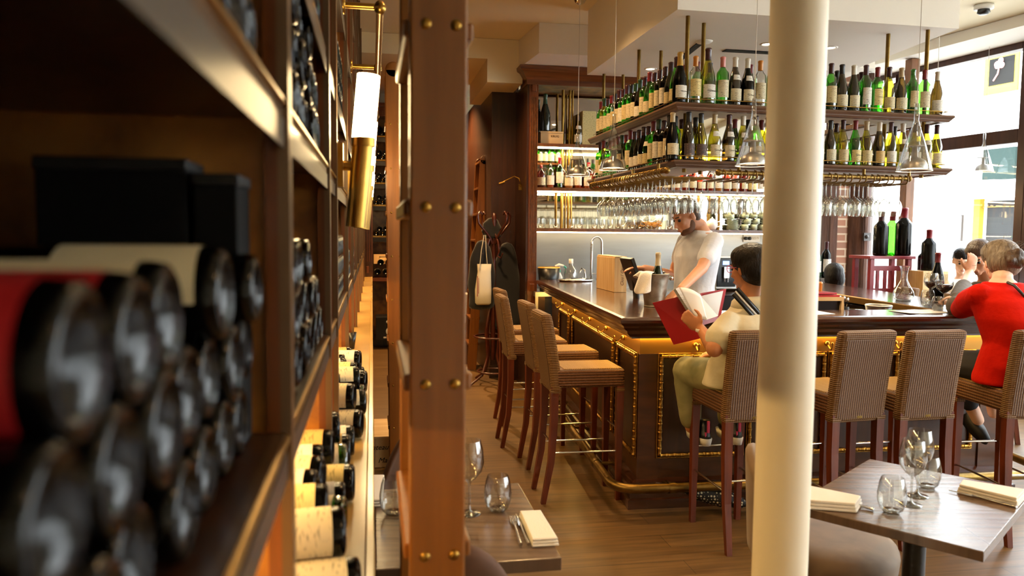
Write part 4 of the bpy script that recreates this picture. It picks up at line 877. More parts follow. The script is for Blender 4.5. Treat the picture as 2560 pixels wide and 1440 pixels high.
for u, v in ((1720, 40), (1760, 58), (1598, 125), (1653, 127), (1510, 185), (1558, 187), (2221, 85), (2320, 75)):
    p_ = Pz(u, v, 2.98); part('post', MB().tube([(p_.x, p_.y, ZL-.06), (p_.x, p_.y, 2.98)], .0135, seg=14), 'brass_old', gt, world=True)
# rails and hooks for glasses
def hanger(name, a, b, dv, n, label, ln=.30, zr_=ZL-.085):
    t = thing(name, label, 'rack', ((a[0]+b[0])/2, (a[1]+b[1])/2, zr_))
    A_, B_ = V((a[0], a[1], zr_)), V((b[0], b[1], zr_)); dv = V((dv[0], dv[1], 0)); e = (B_-A_).normalized()
    part('main_tube', MB().tube([A_, B_], .014, seg=12).ell(A_, .021).ell(B_, .021), 'brass_old', t, world=True)
    
    for k in range(int((B_-A_).length/.45)+1):
        q = A_.lerp(B_, min(1, (k+.3)*.45/(B_-A_).length)); part('bracket', MB().tube([q, q+V((0, 0, .05))], .01, seg=8), 'brass_old', t, world=True)
    for k in range(n):
        q = A_.lerp(B_, (k+.5)/n)
        for s_ in (-.022, .022):
            r = q+e*s_; part('hanging_rod', MB().tube([r+V((0, 0, .018)), r-dv*.026+V((0, 0, .01)), r-dv*.034+V((0, 0, -.012)), r-dv*.02+V((0, 0, -.032)), r+V((0, 0, -.036)), r+dv*ln+V((0, 0, -.036))], .0042, seg=6), 'brass_old', t, world=True)
    return t
hl0 = Pz(1481, 463, ZL-.085); hl1 = Pz(1667, 426, ZL-.085)
hanger('glass_rack', (hl1.x, hl1.y), (hl0.x, hl0.y), (1, 0), 14, 'brass tube with looped rods for glasses under the stool-row side of the gantry')
hr0 = Pz(1797, 431, ZL-.085); hr1 = Pz(2272, 447, ZL-.085)
hanger('glass_rack', (hr0.x, hr0.y), (hr1.x, hr1.y), (0, 1), 13, 'brass tube with looped rods for glasses under the front of the gantry')
gk = 0
def hung(x, y, z, kind, place):
    pr = [(r, -z_) for r, z_ in wg(1, kind)]
    me = cached(('hungglass', kind), lambda: MB().lathe([(0, 0)]+pr, seg=18), 'g_clear')
    o = inst('wine_glass', me, None, (x, y, z)); o.rotation_euler.z = random.random(); return tag(o, place, 'wine glass', 'wine glasses hanging upside down')
zg = ZL-.085-.028
for k in range(14):
    q = V((hl1.x, hl1.y)).lerp(V((hl0.x, hl0.y)), (k+.5)/14)
    for j in range(3): hung(q.x+.06+j*.095+random.uniform(-.008, .008), q.y, zg, random.choice([.042, .038, .046]), 'upside-down wine glass on rod %s of the stool-row side rack, %s along the rod' % (ORD[k], ORD[j]))
for k in range(13):
    q = V((hr0.x, hr0.y)).lerp(V((hr1.x, hr1.y)), (k+.5)/13)
    if q.x > 3.9: continue
    for j in range(3): hung(q.x, q.y+.06+j*.1, zg, random.choice([.048, .044]), 'upside-down wine glass on rod %s of the front rack, %s along the rod' % (ORD[k], ORD[j]))
# bottles on the gantry --------------------------------------------------------
S = 'burgundy'; Bx = 'bordeaux'; Ch = 'champagne'
# front rows: (pixel x of the bottle, shape, glass, capsule, label, neck label, scale)
UF = [(1699, Ch, 'dkglass', 'cap_gold', 'label_white', 0, 1.0), (1738, Bx, 'g_clear', 'cap_orange', 'label_yellow', 0, 1), (1769, S, 'g_olive', 'cap_burg', 'label_white', 0, 1.18), (1806, Bx, 'g_green', 'cap_pink', 'label_cream', 0, 1.02), (1837, S, 'g_brown', 'cap_white', 'label_cream', 1, 1.03), (1868, S, 'dkglass', 'cap_white', 'label_cream', 1, 1.02), (1900, Bx, 'g_clear', 'cap_orange', 'label_cream', 0, .99), (1931, Bx, 'g_green', 'cap_burg', 'label_white', 0, 1),
      (1963, S, 'g_dark', 'cap_red', 'label_cream', 0, 1), (1994, Bx, 'g_green', 'cap_black', 'label_white', 0, 1), (2025, S, 'g_olive', 'cap_red', 'label_cream', 0, 1), (2052, Bx, 'g_dark', 'cap_burg', 'label_cream', 0, 1),
      (2077, Bx, 'g_green', 'cap_burg', 'label_aged', 0, 1.03), (2104, S, 'g_brown', 'cap_black', 'label_cream', 0, 1.02), (2134, S, 'g_dark', 'cap_white', 'label_cream', 0, 1.02), (2164, Bx, 'g_green', 'cap_burg', 'label_white', 0, 1.04), (2193, Bx, 'g_green', 'cap_red', 'label_yellow', 0, 1.01), (2222, S, 'g_olive', 'cap_burg', 'label_aged', 0, 1.03), (2253, S, 'g_brown', 'cap_cream', 'label_cream', 0, 1.03), (2282, Bx, 'g_bright', None, 'label_aged', 0, 1.02), (2311, Bx, 'g_green', 'cap_red', 'label_cream', 0, 1.02), (2343, S, 'g_brown', 'cap_white', 'label_white', 0, 1.0)]
LF = [(1681, S, 'dkglass', 'cap_cream', 'label_cream', 0, .99), (1721, S, 'g_brown', 'cap_black', 'label_art', 0, 1.02), (1752, S, 'g_olive', 'cap_black', 'label_art', 0, 1), (1786, S, 'g_olive', 'cap_cream', 'label_cream', 1, 1), (1822, S, 'g_brown', 'cap_burg', 'label_cream', 1, 1), (1857, S, 'g_olive', 'cap_white', 'label_white', 1, .99), (1889, S, 'g_green', 'cap_burg', 'label_cream', 0, 1), (1919, S, 'g_olive', 'cap_burg', 'label_white', 0, .98), (1950, S, 'g_dark', 'cap_red', 'label_cream', 0, 1), (1982, S, 'g_olive', 'cap_burg', 'label_cream', 0, 1), (2014, Bx, 'g_green', 'cap_red', 'label_white', 0, 1), (2045, S, 'g_olive', 'cap_black', 'label_cream', 0, 1),
      (2076, S, 'g_brown', 'cap_black', 'label_cream', 0, .98), (2107, S, 'g_olive', 'cap_burg', 'label_aged', 0, 1), (2138, S, 'g_green', 'cap_red', 'label_yellow', 0, 1.0), (2166, S, 'g_olive', 'cap_cream', 'label_aged', 0, 1), (2198, S, 'g_brown', 'cap_white', 'label_tan', 0, .99), (2227, S, 'g_olive', 'cap_burg', 'label_white', 0, 1.0), (2257, S, 'g_olive', 'cap_white', 'label_white', 1, .99), (2288, S, 'g_olive', 'cap_black', 'label_cream', 0, 1), (2317, S, 'g_olive', 'cap_burg', 'label_aged', 1, .99), (2342, S, 'g_olive', 'cap_burg', 'label_cream', 0, .99)]
TX = {(0, 2): ('CHAMPANA', .012), (0, 5): ('Clos Rouges', .012), (1, 4): ('ECHEZEAUX', .009), (1, 6): ('GRAND', .01), (0, 16): ('CHANCE SAINT', .009), (1, 14): ('GRANDE ALLEE', .009), (0, 0): ('PIERRE PETERS', .008), (1, 3): ('Clovis Dupont', .01)}
POSTS = [tuple(Pz(u, v, 2.98))[:2] for u, v in ((1720, 40), (1760, 58), (1598, 125), (1653, 127), (1510, 185), (1558, 187), (2221, 85), (2320, 75))]
for ti, (row, z, tn) in enumerate(((UF, ZU, 'upper'), (LF, ZL, 'lower'))):
    for k, (u, sh, g, c, l, nk, s_) in enumerate(row):
        y = gy(2.5)+.085; p_ = Py(u, 240, y)
        for _ in range(3): y = gy(p_.x)+.085; p_ = Py(u, 340 if ti else 215, y)
        b = bottle((p_.x, y, z+.001), sh, g, c, l, rz=random.uniform(-.15, .3), place='%s gantry front row, %s along' % (tn, ORD[k]), neck=nk, s=s_, group='bottles on the front of the gantry')
        if (ti, k) in TX:
            tx, sz = TX[(ti, k)]; r = SH[sh][1][1]+.0014; a0, b0_ = SH[sh][2]; text(tx, sz, (0, -r, (a0+b0_)/2), (PI/2, 0, 0), 'char', b, d=.0003); b.rotation_euler.z = .25
    # second row behind
    x = gx+.22; k = 0
    while x < gr-.1:
        if random.random() < .62 and min(math.hypot(x-q_[0], gy(x)+.19-q_[1]) for q_ in POSTS) > .062:
            bottle((x, gy(x)+.19+random.uniform(-.01, .01), z+.001), random.choice([S, Bx]), random.choice(['g_green', 'g_olive', 'g_dark', 'g_brown']), random.choice(['cap_red', 'cap_burg', 'cap_black', 'cap_green', 'cap_white']), random.choice(['label_cream', 'label_white', 'label_aged']), rz=random.uniform(0, 6), place='%s gantry second row, %s along' % (tn, ORD[k]), s=.97, group='bottles in the second row of the gantry')
        x += .092; k += 1
    # side towards the stools: labels face -X
    y = gy(gx)+.19; k = 0
    while y < 6.48:
        g = random.choice(['g_dark', 'g_green', 'g_brown', 'dkglass', 'g_dark', 'g_green']) if y < 6.1 else random.choice(['g_green', 'g_bright', 'g_olive'])
        if ti == 0 and k == 13: g = 'g_clear'
        sh = random.choice([S, Bx, Bx]); c = random.choice(['cap_red', 'cap_burg', 'cap_black', 'cap_green', 'cap_burg', 'cap_red'])
        bottle((gx+.075, y, z+.001), sh, g, c, random.choice(['label_cream', 'label_aged', 'label_white', 'label_cream']), rz=-PI/2+random.uniform(.1, .9), place='%s gantry stool side, %s along' % (tn, ORD[k]), neck=(ti == 1 and k % 4 == 1 and sh == S), s=random.choice([1, 1, 1.04, .97]), group='bottles on the stool side of the gantry')
        if random.random() < .45 and min(math.hypot(gx+.175-q_[0], y+.04-q_[1]) for q_ in POSTS) > .062: bottle((gx+.175, y+.04, z+.001), random.choice([S, Bx]), random.choice(['g_green', 'g_dark', 'g_olive']), random.choice(['cap_red', 'cap_burg', 'cap_black']), 'label_cream', rz=-PI/2, place='%s gantry stool side, inner row, %s along' % (tn, ORD[k]), s=.98, group='bottles in the inner row of the gantry')
        y += .098; k += 1
    # window side, seen between the front bottles
    for k in range(9):
        bottle((gr-.09, gy(gr)+.3+k*.19, z+.001), random.choice([S, Bx]), random.choice(['g_green', 'g_olive', 'g_dark']), random.choice(['cap_red', 'cap_burg', 'cap_white']), 'label_cream', rz=PI/2, place='%s gantry window side, %s along' % (tn, ORD[k]), s=1, group='bottles on the window side of the gantry')
# ================================================================ PENDANT LAMPS
def pendant(u, v, wpx, label, on=True, uc=None):
    Dp = .187*1950/wpx; r = ray(u, v); t_ = Dp/FP; P_ = EYE+r*t_; x, y, z = P_
    t = thing('pendant_lamp', label, 'pendant lamp', (x, y, z), group='glass cone pendant lamps')
    top = ZC if not (gx-.0 < x < 3.9 and 4.66 < y < 6.7) else 2.98
    if y > 6.9 and x > 5: top = 3.425
    part('canopy', MB().lathe([(.055, top-z), (.054, top-z-.02), (.04, top-z-.045), (.012, top-z-.06), (0, top-z-.06)], seg=24), 'chrome', t)
    part('cable', MB().tube([(0, 0, .36), (0, 0, top-z-.05)], .0022, seg=6), 'strap_white', t)
    sh = part('glass_shade', MB().lathe([(.0935, 0), (.082, .045), (.055, .14), (.034, .205), (.02, .25), (.0135, .28), (.0115, .37), (.0, .372)], seg=36), 'g_shade', t)
    part('rim', MB().lathe([(.0935, 0), (.095, .002), (.0935, .004), (.092, .002), (.0935, 0)], seg=36), 'plastic_white', sh)
    rf = part('reflector', MB().lathe([(.07, .012), (.067, .035), (.055, .058), (.03, .072), (.017, .078), (.0145, .13), (.012, .135), (0, .135)], seg=30), 'steel', t)
    part('spacer_ring', MB().lathe([(.053, .136), (.053, .139), (.014, .139), (.014, .136)], seg=24), 'plastic_white', t)
    part('bulb', MB().lathe([(0, .02), (.062, .02)], seg=24), 'bulb', rf)
    spot('pendant_beam', (x, y, z+.0), 9, 'ffe0b0', .03, 140); return t
pendant(1443, 440, 56, 'glass cone pendant lamp over the far end of the bar, before the lit bottle shelves')
pendant(1533, 425, 70, 'glass cone pendant lamp hanging over the stools beside the gantry corner')
pendant(1881, 415, 84, 'glass cone pendant lamp hanging just beside the white column over the woman')
pendant(2285, 428, 84, 'glass cone pendant lamp over the bar near the red sweater')
pendant(2457, 430, 48, 'smaller-looking glass cone pendant lamp in front of the window')
pendant(2332, 446, 62, 'glass cone pendant lamp half hidden below the end of the gantry')
# ================================================================ BACK BAR
YC = 7.76
def bbz(u, v, y=YC): return Py(u, v, y)
xpl, xpr = bbz(1321, 500).x, bbz(1343, 500).x; XR = 4.42
z1, z2, z3, zc0, zc1 = 1.645, 2.055, 2.497, bbz(1343, 212).z, 3.245
bb = thing('back_bar', 'tall wooden back bar cabinet with lit shelves, mirror and steel splashback', 'cabinet', (3.1, 7.9, 0))
part('pilaster', MB().box(xpl, xpr, YC, YC+.3, 0, zc0+.03).box(xpl-.01, xpr+.01, YC-.015, YC+.3, 0, .16).box(xpl-.006, xpr+.006, YC-.01, YC+.3, .97, 1.11), 'wood_red', bb, world=True)
m = MB()
for k in range(5): x = xpl+.012+k*.0165; m.box(x, x+.008, YC-.008, YC, 1.2, zc0-.12).box(x, x+.008, YC-.008, YC, .2, .85)
part('fluting', m, 'wood_y', bb, world=True)
part('corner_block', MB().box(xpl+.02, xpr-.02, YC-.02, YC, 1.0, 1.08), 'wood_red', bb, world=True, bev=.006)
part('corner_block', MB().box(xpl+.02, xpr-.02, YC-.02, YC, zc0-.07, zc0-.0), 'wood_red', bb, world=True, bev=.006)
part('side_panel', MB().box(xpl-.02, xpl, YC+.01, 8.39, 0, zc0+.03), 'wood_dark', bb, world=True)
part('cornice', MB().sweep([(xpl-.02, 8.1), (xpl-.02, YC-.005), (XR, YC-.005)], [(0, zc0), (.01, zc0), (.012, zc0+.05), (.03, zc0+.07), (.06, zc0+.12), (.09, zc0+.14), (.095, zc1), (-.1, zc1)]), 'wood_red_h', bb, world=True)
part('architrave', MB().box(xpl, XR, YC, YC+.05, zc0, zc0+.1), 'wood_red_h', bb, world=True)
part('soffit_panel', MB().box(xpr, XR, YC+.05, 8.12, zc0+.02, zc0+.04), 'burl', bb, world=True)
part('mirror_back', MB().box(xpr, XR, 8.11, 8.12, z1, zc0+.02), 'mirror', bb, world=True)
part('splashback', MB().box(xpr, XR, 8.10, 8.12, 1.0, z1-.04), 'splash', bb, world=True)
for z, nm_ in ((z1, 'low'), (z2, 'mid'), (z3, 'high')):
    s_ = part('shelf', MB().box(xpr, XR, YC+.0, 8.11, z-.034, z), 'wood_y', bb, world=True)
    part('light_strip', MB().box(xpr+.01, XR-.02, YC+.03, YC+.05, z-.046, z-.035), 'led' if z > 1.7 else 'led_low', s_, world=True)
sx1 = bbz(1398, 405, 7.95).x; zs = bbz(1370, 408, 7.95).z
s_ = part('small_shelf', MB().box(xpr, sx1, 7.9, 8.1, zs-.02, zs), 'wood_y', bb, world=True)
for u, v0 in ((1404, 1), (1421, 1), (1428, 0), (1746, 1), (1770, 0), (1798, 1)):
    x = bbz(u, 500, 7.98).x
    part('brass_upright', MB().tube([(x, 7.98, z1), (x, 7.98, zc0 if u < 1700 else z2-.036)], .014 if v0 else .01, seg=12), 'brass', bb, world=True)
wt = part('worktop', MB().box(xpr-.03, XR, 7.66, 8.1, .955, 1.0), 'steel', bb, world=True)
part('worktop_edge', MB().box(xpr-.03, xpr-.0, 7.655, 7.66, .0, .955), 'steel', bb, world=True)
part('fridge_door', MB().box(xpr+.02, xpr+.6, 7.665, 7.675, .12, .93), 'black', bb, world=True); part('fridge_frame', MB().box(xpr+.0, xpr+.07, 7.655, 7.665, .1, .95).box(xpr+.07, xpr+.6, 7.655, 7.665, .1, .14), 'chrome', bb, world=True)
part('lower_cabinet', MB().box(xpr+.61, XR, 7.67, 8.1, .1, .95), 'iron', bb, world=True); part('fridge_body', MB().box(xpr+.02, xpr+.6, 7.68, 8.1, .1, .95), 'char', bb, world=True)
# picture arm lamp on the partition
a1 = Px(1302, 468, xpl-.03); t = thing('picture_light', 'thin brass swan-neck picture light on the dark panel beside the pilaster', 'lamp', a1)
a2 = a1+V((-.02, 0, .09)); a3 = a1+V((-.07, -.0, .11)); a4 = a1+V((-.19, 0, .05))
part('arm', MB().tube([a1, a1+V((-.0, -.06, .0)), a2, a3, a4], .006, seg=8).cbox(a1, (.05, .015, .06)), 'brass', t, world=True); part('head', MB().tube([a4+V((-.04, 0, -.02)), a4+V((.02, 0, .0))], .012, seg=10), 'brass', t, world=True)
# bottles & things on the back bar
def bbx(u, y=7.93): return Py(u, 450, y).x
rnd = random.Random(3)
p_ = bbx(1374); kb = thing('wine_box', 'pale wooden champagne case lying on the top back bar shelf', 'box', (p_, 7.93, z3))
part('box', MB().box(bbx(1346), bbx(1401), 7.84, 8.04, z3+.001, z3+.115), 'pine', kb, world=True); part('lid', MB().box(bbx(1345), bbx(1402), 7.835, 8.045, z3+.115, z3+.13), 'pine', kb, world=True)
text('KRUG', .032, (.03, -.0915, .08), (PI/2, 0, 0), 'wood_dark', kb)
bottle((bbx(1361), 7.93, z3+.132), Ch, 'dkgreen', 'cap_green', None, place='magnum on the pale wooden case', s=1.22)
bottle((bbx(1443), 7.93, z3+.001), S, 'g_olive', 'cap_burg', 'label_white', place='high back bar shelf beside the brass uprights', s=1.08, neck=True)
solo('gift_box', MB().box(bbx(1452), bbx(1486), 7.9, 8.04, z3+.001, z3+.36), 'label_yellow', 'tall plain yellow box on the high back bar shelf', 'box', bev=.004)
solo('gift_box', MB().box(bbx(1500), bbx(1550), 7.9, 8.04, z3+.001, z3+.3), 'pine', 'pale box on the high shelf partly behind the gantry bottles', 'box', bev=.004)
for k, u in enumerate((1350, 1363, 1378, 1394)):
    bottle((bbx(u, 8.0), 8.0, zs+.001), 'spirit', ['g_green', 'g_dark', 'g_green', 'g_green'][k], 'cap_black', 'label_cream', place='small upper back bar shelf, %s from the pilaster' % ORD[k], s=.8, name='spirit_bottle', group='bottles on the small back bar shelf')
spir = [('g_rose', 'cap_red', 'label_cream'), ('g_clear', 'cap_black', 'label_white'), ('g_green', 'cap_red', 'label_white'), ('g_clear', 'cap_black', 'label_cream'), ('g_amber', 'cap_black', 'label_white'), ('g_clear', 'cap_black', 'label_white'), ('g_rose', 'cap_black', 'label_cream'), ('g_amber', 'cap_gold', 'label_cream'), ('g_clear', 'cap_white', 'label_white'), ('g_olive', 'cap_black', 'label_yellow'), ('g_clear', 'cap_orange', 'label_cream')]
x = bbx(1350); k = 0; xe_ = 4.3
while x < min(xe_, XR-.08):
    g, c, l = spir[k % 11] if k < 9 else rnd.choice(spir); sh = 'spirit' if k % 3 else 'flask'
    bottle((x, 7.88, z2+.001), sh if g != 'g_green' else 'bordeaux', g, c, l, rz=rnd.uniform(-.3, .3), place='middle back bar shelf, %s from the pilaster' % ORD[k], s=rnd.uniform(.95, 1.15), liquid=rnd.choice(['liqueur', 'amber_liq', None, 'amber_liq']) if g != 'g_green' else None, name='spirit_bottle', group='spirits on the middle back bar shelf')
    if rnd.random() < .5: bottle((x+.05, 8.0, z2+.001), 'spirit', *rnd.choice(spir), rz=0, place='middle back bar shelf, rear row, %s along' % ORD[k], s=1.2, name='spirit_bottle', group='spirits on the middle back bar shelf')
    x += .097; k += 1
# low shelf: glasses, bowls, teapot, cups
k = 0; x = bbx(1352)
while x < bbx(1740):
    if abs(x-bbx(1413)) > .07:
        o = inst('tumbler', cached(('tumb1', 0), lambda: MB().lathe([(0, .002), (.03, .002), (.036, .05), (.036, .1)], seg=16), 'g_clear'), None, (x, 7.9, z1+.001)); tag(o, 'clear straight glass on the low back bar shelf, %s from the pilaster' % ORD[k], 'glass', 'glasses on the low back bar shelf')
    x += .085 if k % 4 else .16; k += 1
t = thing('glass_bowl', 'big round clear glass bowl of rings on the low lit shelf behind the barman', 'bowl', (bbx(1625), 7.9, z1))
part('bowl', MB().lathe([(0, .002), (.06, .002), (.13, .07), (.145, .13), (.13, .19)], seg=30), 'g_clear', t)
m = MB()
for k in range(26):
    c_ = V((rnd.uniform(-.09, .09), rnd.uniform(-.07, .07), rnd.uniform(.02, .07))); m.lathe([(.03, 0), (.033, .004), (.03, .008), (.027, .004), (.03, 0)], c_, seg=12, T=MX.Rotation(rnd.uniform(0, 3), 3, 'X'))
part('contents', m, 'amber_liq', t)
q = bbx(1560); t = thing('glass_pitcher', 'clear glass pitcher standing on the low lit shelf', 'pitcher', (q, 7.93, z1)); part('body', MB().lathe([(0, .002), (.05, .002), (.06, .1), (.045, .18), (.05, .2)], seg=24), 'g_clear', t); part('handle', MB().tube([(.05, 0, .17), (.1, 0, .15), (.1, 0, .06), (.058, 0, .04)], .006), 'g_clear', t)
q = bbx(1776); t = thing('teapot', 'white porcelain teapot on the low shelf behind the barman', 'teapot', (q, 7.86, z1))
part('pot', MB().lathe([(0, .002), (.04, .002), (.062, .05), (.055, .09), (.03, .105)], seg=24), 'porcelain', t); part('lid', MB().lathe([(.034, .105), (.02, .12), (0, .124)], seg=20).ell((0, 0, .13), .009), 'porcelain', t); part('spout', MB().tube([(-.05, 0, .04), (-.085, 0, .07), (-.1, 0, .1)], [.014, .01, .008]), 'porcelain', t); part('handle', MB().tube([(.05, 0, .085), (.09, 0, .09), (.095, 0, .045), (.055, 0, .03)], .006), 'porcelain', t)
def cup(x, y, z, lab, h=.062):
    t = thing('coffee_cup', lab, 'cup', (x, y, z), 0, 'grey-green cups on the low shelf')
    inst('cup_body', cached(('cupb', h), lambda: MB().lathe([(0, .002), (.034, .001), (.039, .006), (.04, h), (.037, h), (.036, .01), (0, .008)], seg=20), 'sage'), t)
    inst('handle', cached(('cuph', h), lambda: MB().tube([(-.038, 0, h*.8), (-.06, 0, h*.75), (-.062, 0, h*.4), (-.038, 0, h*.25)], .0045, seg=6), 'sage'), t)
for r in range(3):
    for k in range(7-r//2):
        x = bbx(1838+k*22+(r % 2)*6); 
        if r == 2 and k == 0: x = bbx(1822)
        if r < 2 and k == 0: continue
        cup(x, 7.88, z1+.001+r*.064, 'grey-green coffee cup, %s layer of the stack, %s along' % (ORD[r], ORD[k]))
for k in range(12): solo('saucer', MB().lathe([(0, .003), (.03, .003), (.062, .009), (.062, .006), (.03, 0), (0, 0)], (bbx(1829), 7.88, z1+.001+k*.0088), seg=24), 'sage', 'grey-green saucer, %s from the bottom of the saucer pile' % ORD[k], 'saucer', 'saucers piled on the low shelf')
cup(bbx(1824), 7.88, z1+.11, 'grey-green coffee cup standing on the saucer pile')
# sockets
a_, b_ = Py(1857, 605, 8.1), Py(1899, 587, 8.1)
t = thing('socket_panel', 'white double power socket plate on the steel splashback', 'socket', ((a_.x+b_.x)/2, 8.095, a_.z))
part('plate', MB().box(a_.x, b_.x, 8.088, 8.099, a_.z, b_.z), 'plastic_white', t, world=True, bev=.003)
for k in range(2): part('plug', MB().lathe([(0, 0), (.018, 0), (.018, .03), (0, .03)], (a_.x+.02+.045*k, 8.088, (a_.z+b_.z)/2), T=MX.Rotation(PI/2, 3, 'X'), seg=16), 'black', t, world=True)
for k in range(3): part('outlet', MB().lathe([(0, 0), (.012, 0), (.014, .003)], (a_.x+.1+.033*k, 8.087, (a_.z+b_.z)/2), T=MX.Rotation(PI/2, 3, 'X'), seg=14), 'strap_white', t, world=True)
# worktop items
def wtx(u, y=7.75): return Py(u, 680, y).x
t = thing('basin', 'black ice basin with pale rim on the steel worktop', 'basin', (wtx(1372), 7.75, 1.001)); part('bowl', MB().lathe([(0, .002), (.09, .002), (.115, .24), (.108, .24), (.085, .01), (0, .01)], seg=32), 'black', t); part('rim', MB().lathe([(.108, .24), (.111, .25), (.117, .24)], seg=32), 'cap_gold', t)
t = thing('spray_bottle', 'white spray bottle with teal trigger on the steel worktop', 'spray bottle', (wtx(1397, 7.85), 7.85, 1.001)); part('bottle', MB().lathe([(0, .001), (.04, .001), (.04, .14), (.02, .18), (.014, .2)], seg=20), 'plastic_white', t); part('collar', MB().lathe([(.02, .19), (.02, .215), (0, .215)], seg=16), 'teal', t); part('head', MB().tube([(-.04, 0, .25), (0, 0, .265), (.05, 0, .255)], [.012, .018, .012]).tube([(0, 0, .21), (0, 0, .26)], .014), 'plastic_white', t); part('trigger', MB().tube([(.04, 0, .26), (.075, 0, .24), (.07, 0, .18)], [.012, .009, .006]), 'teal', t)
bottle((wtx(1427, 7.7), 7.7, 1.001), 'flask', 'g_clear', 'cap_white', None, place='on the steel worktop by the tap', s=1.5)
q = wtx(1478, 7.85); t = thing('kitchen_tap', 'tall chrome spring tap with hanging hose over the sink', 'tap', (q, 7.85, 1.002))
m = MB(); m.tube([(0, 0, .001), (0, 0, .42)], .012).tube([(0, 0, .12), (-.09, 0, .12), (-.1, 0, .15)], .011).tube([(-.06, 0, .14), (-.07, 0, .24), (-.1, 0, .26), (-.125, 0, .2)], .008).lathe([(.02, 0), (.02, .03)], (0, 0, .15)).lathe([(.045, 0), (.03, .02), (.012, .03)], (0, 0, 0), seg=20)
part('pillar', m, 'chrome', t)
pts = [(0, 0, .42)]+[(.055-.055*math.cos(a), 0, .55+.07*math.sin(a)) for a in [PI*k/10 for k in range(11)]]+[(.11, 0, .5), (.115, 0, .38), (.1, 0, .3)]
t.scale = (1, 1, .9)
part('hose', MB().tube([(0, 0, .42), (0, 0, .55)]+pts[1:], .012, seg=10), 'chrome', t)
m = MB(); 
for k in range(26): m.lathe([(.015, 0), (.02, .002), (.015, .004)], (0, 0, .36+k*.0075), seg=10)
part('spring', m, 'chrome', t); part('spray_head', MB().tube([(.11, 0, .36), (.095, 0, .23)], [.011, .013]), 'black', t); part('rose', MB().lathe([(0, 0), (.032, 0), (.034, .02), (.015, .035)], (.085, 0, .12), seg=20).tube([(.0, 0, .2), (.06, 0, .19), (.085, 0, .15)], .006), 'chrome', t)
q = wtx(1805, 7.7); w2 = (wtx(1826, 7.7)-wtx(1784, 7.7))/2
t = thing('coffee_machine', 'black and silver bean-to-cup coffee machine with blue display', 'coffee machine', (q, 7.75, 1.001))
zt2 = Py(1800, 642, 7.6).z-1.0
part('body', MB().box(-w2-.01, w2+.05, -.12, .2, .0, zt2), 'steel', t, bev=.012); part('front', MB().box(-w2, w2+.02, -.135, -.12, .05, zt2-.012), 'black', t, bev=.006); part('display', MB().box(-w2*.35, w2*.4, -.137, -.135, zt2-.085, zt2-.045), 'screen', t)
part('spout', MB().box(-.03, .03, -.165, -.135, .14, .26).tube([(-.017, -.155, .14), (-.017, -.155, .1)], .007).tube([(.017, -.155, .14), (.017, -.155, .1)], .007), 'chrome', t, bev=.002); part('drip_tray', MB().box(-w2-.03, w2+.05, -.2, -.12, .0, .04), 'chrome', t, bev=.005)
solo('milk_carafe', MB().lathe([(0, .001), (.035, .001), (.035, .15), (.02, .17)], (wtx(1596, 7.7), 7.7, 1.001), seg=20), 'chrome', 'small steel milk jug on the worktop behind the till', 'jug')
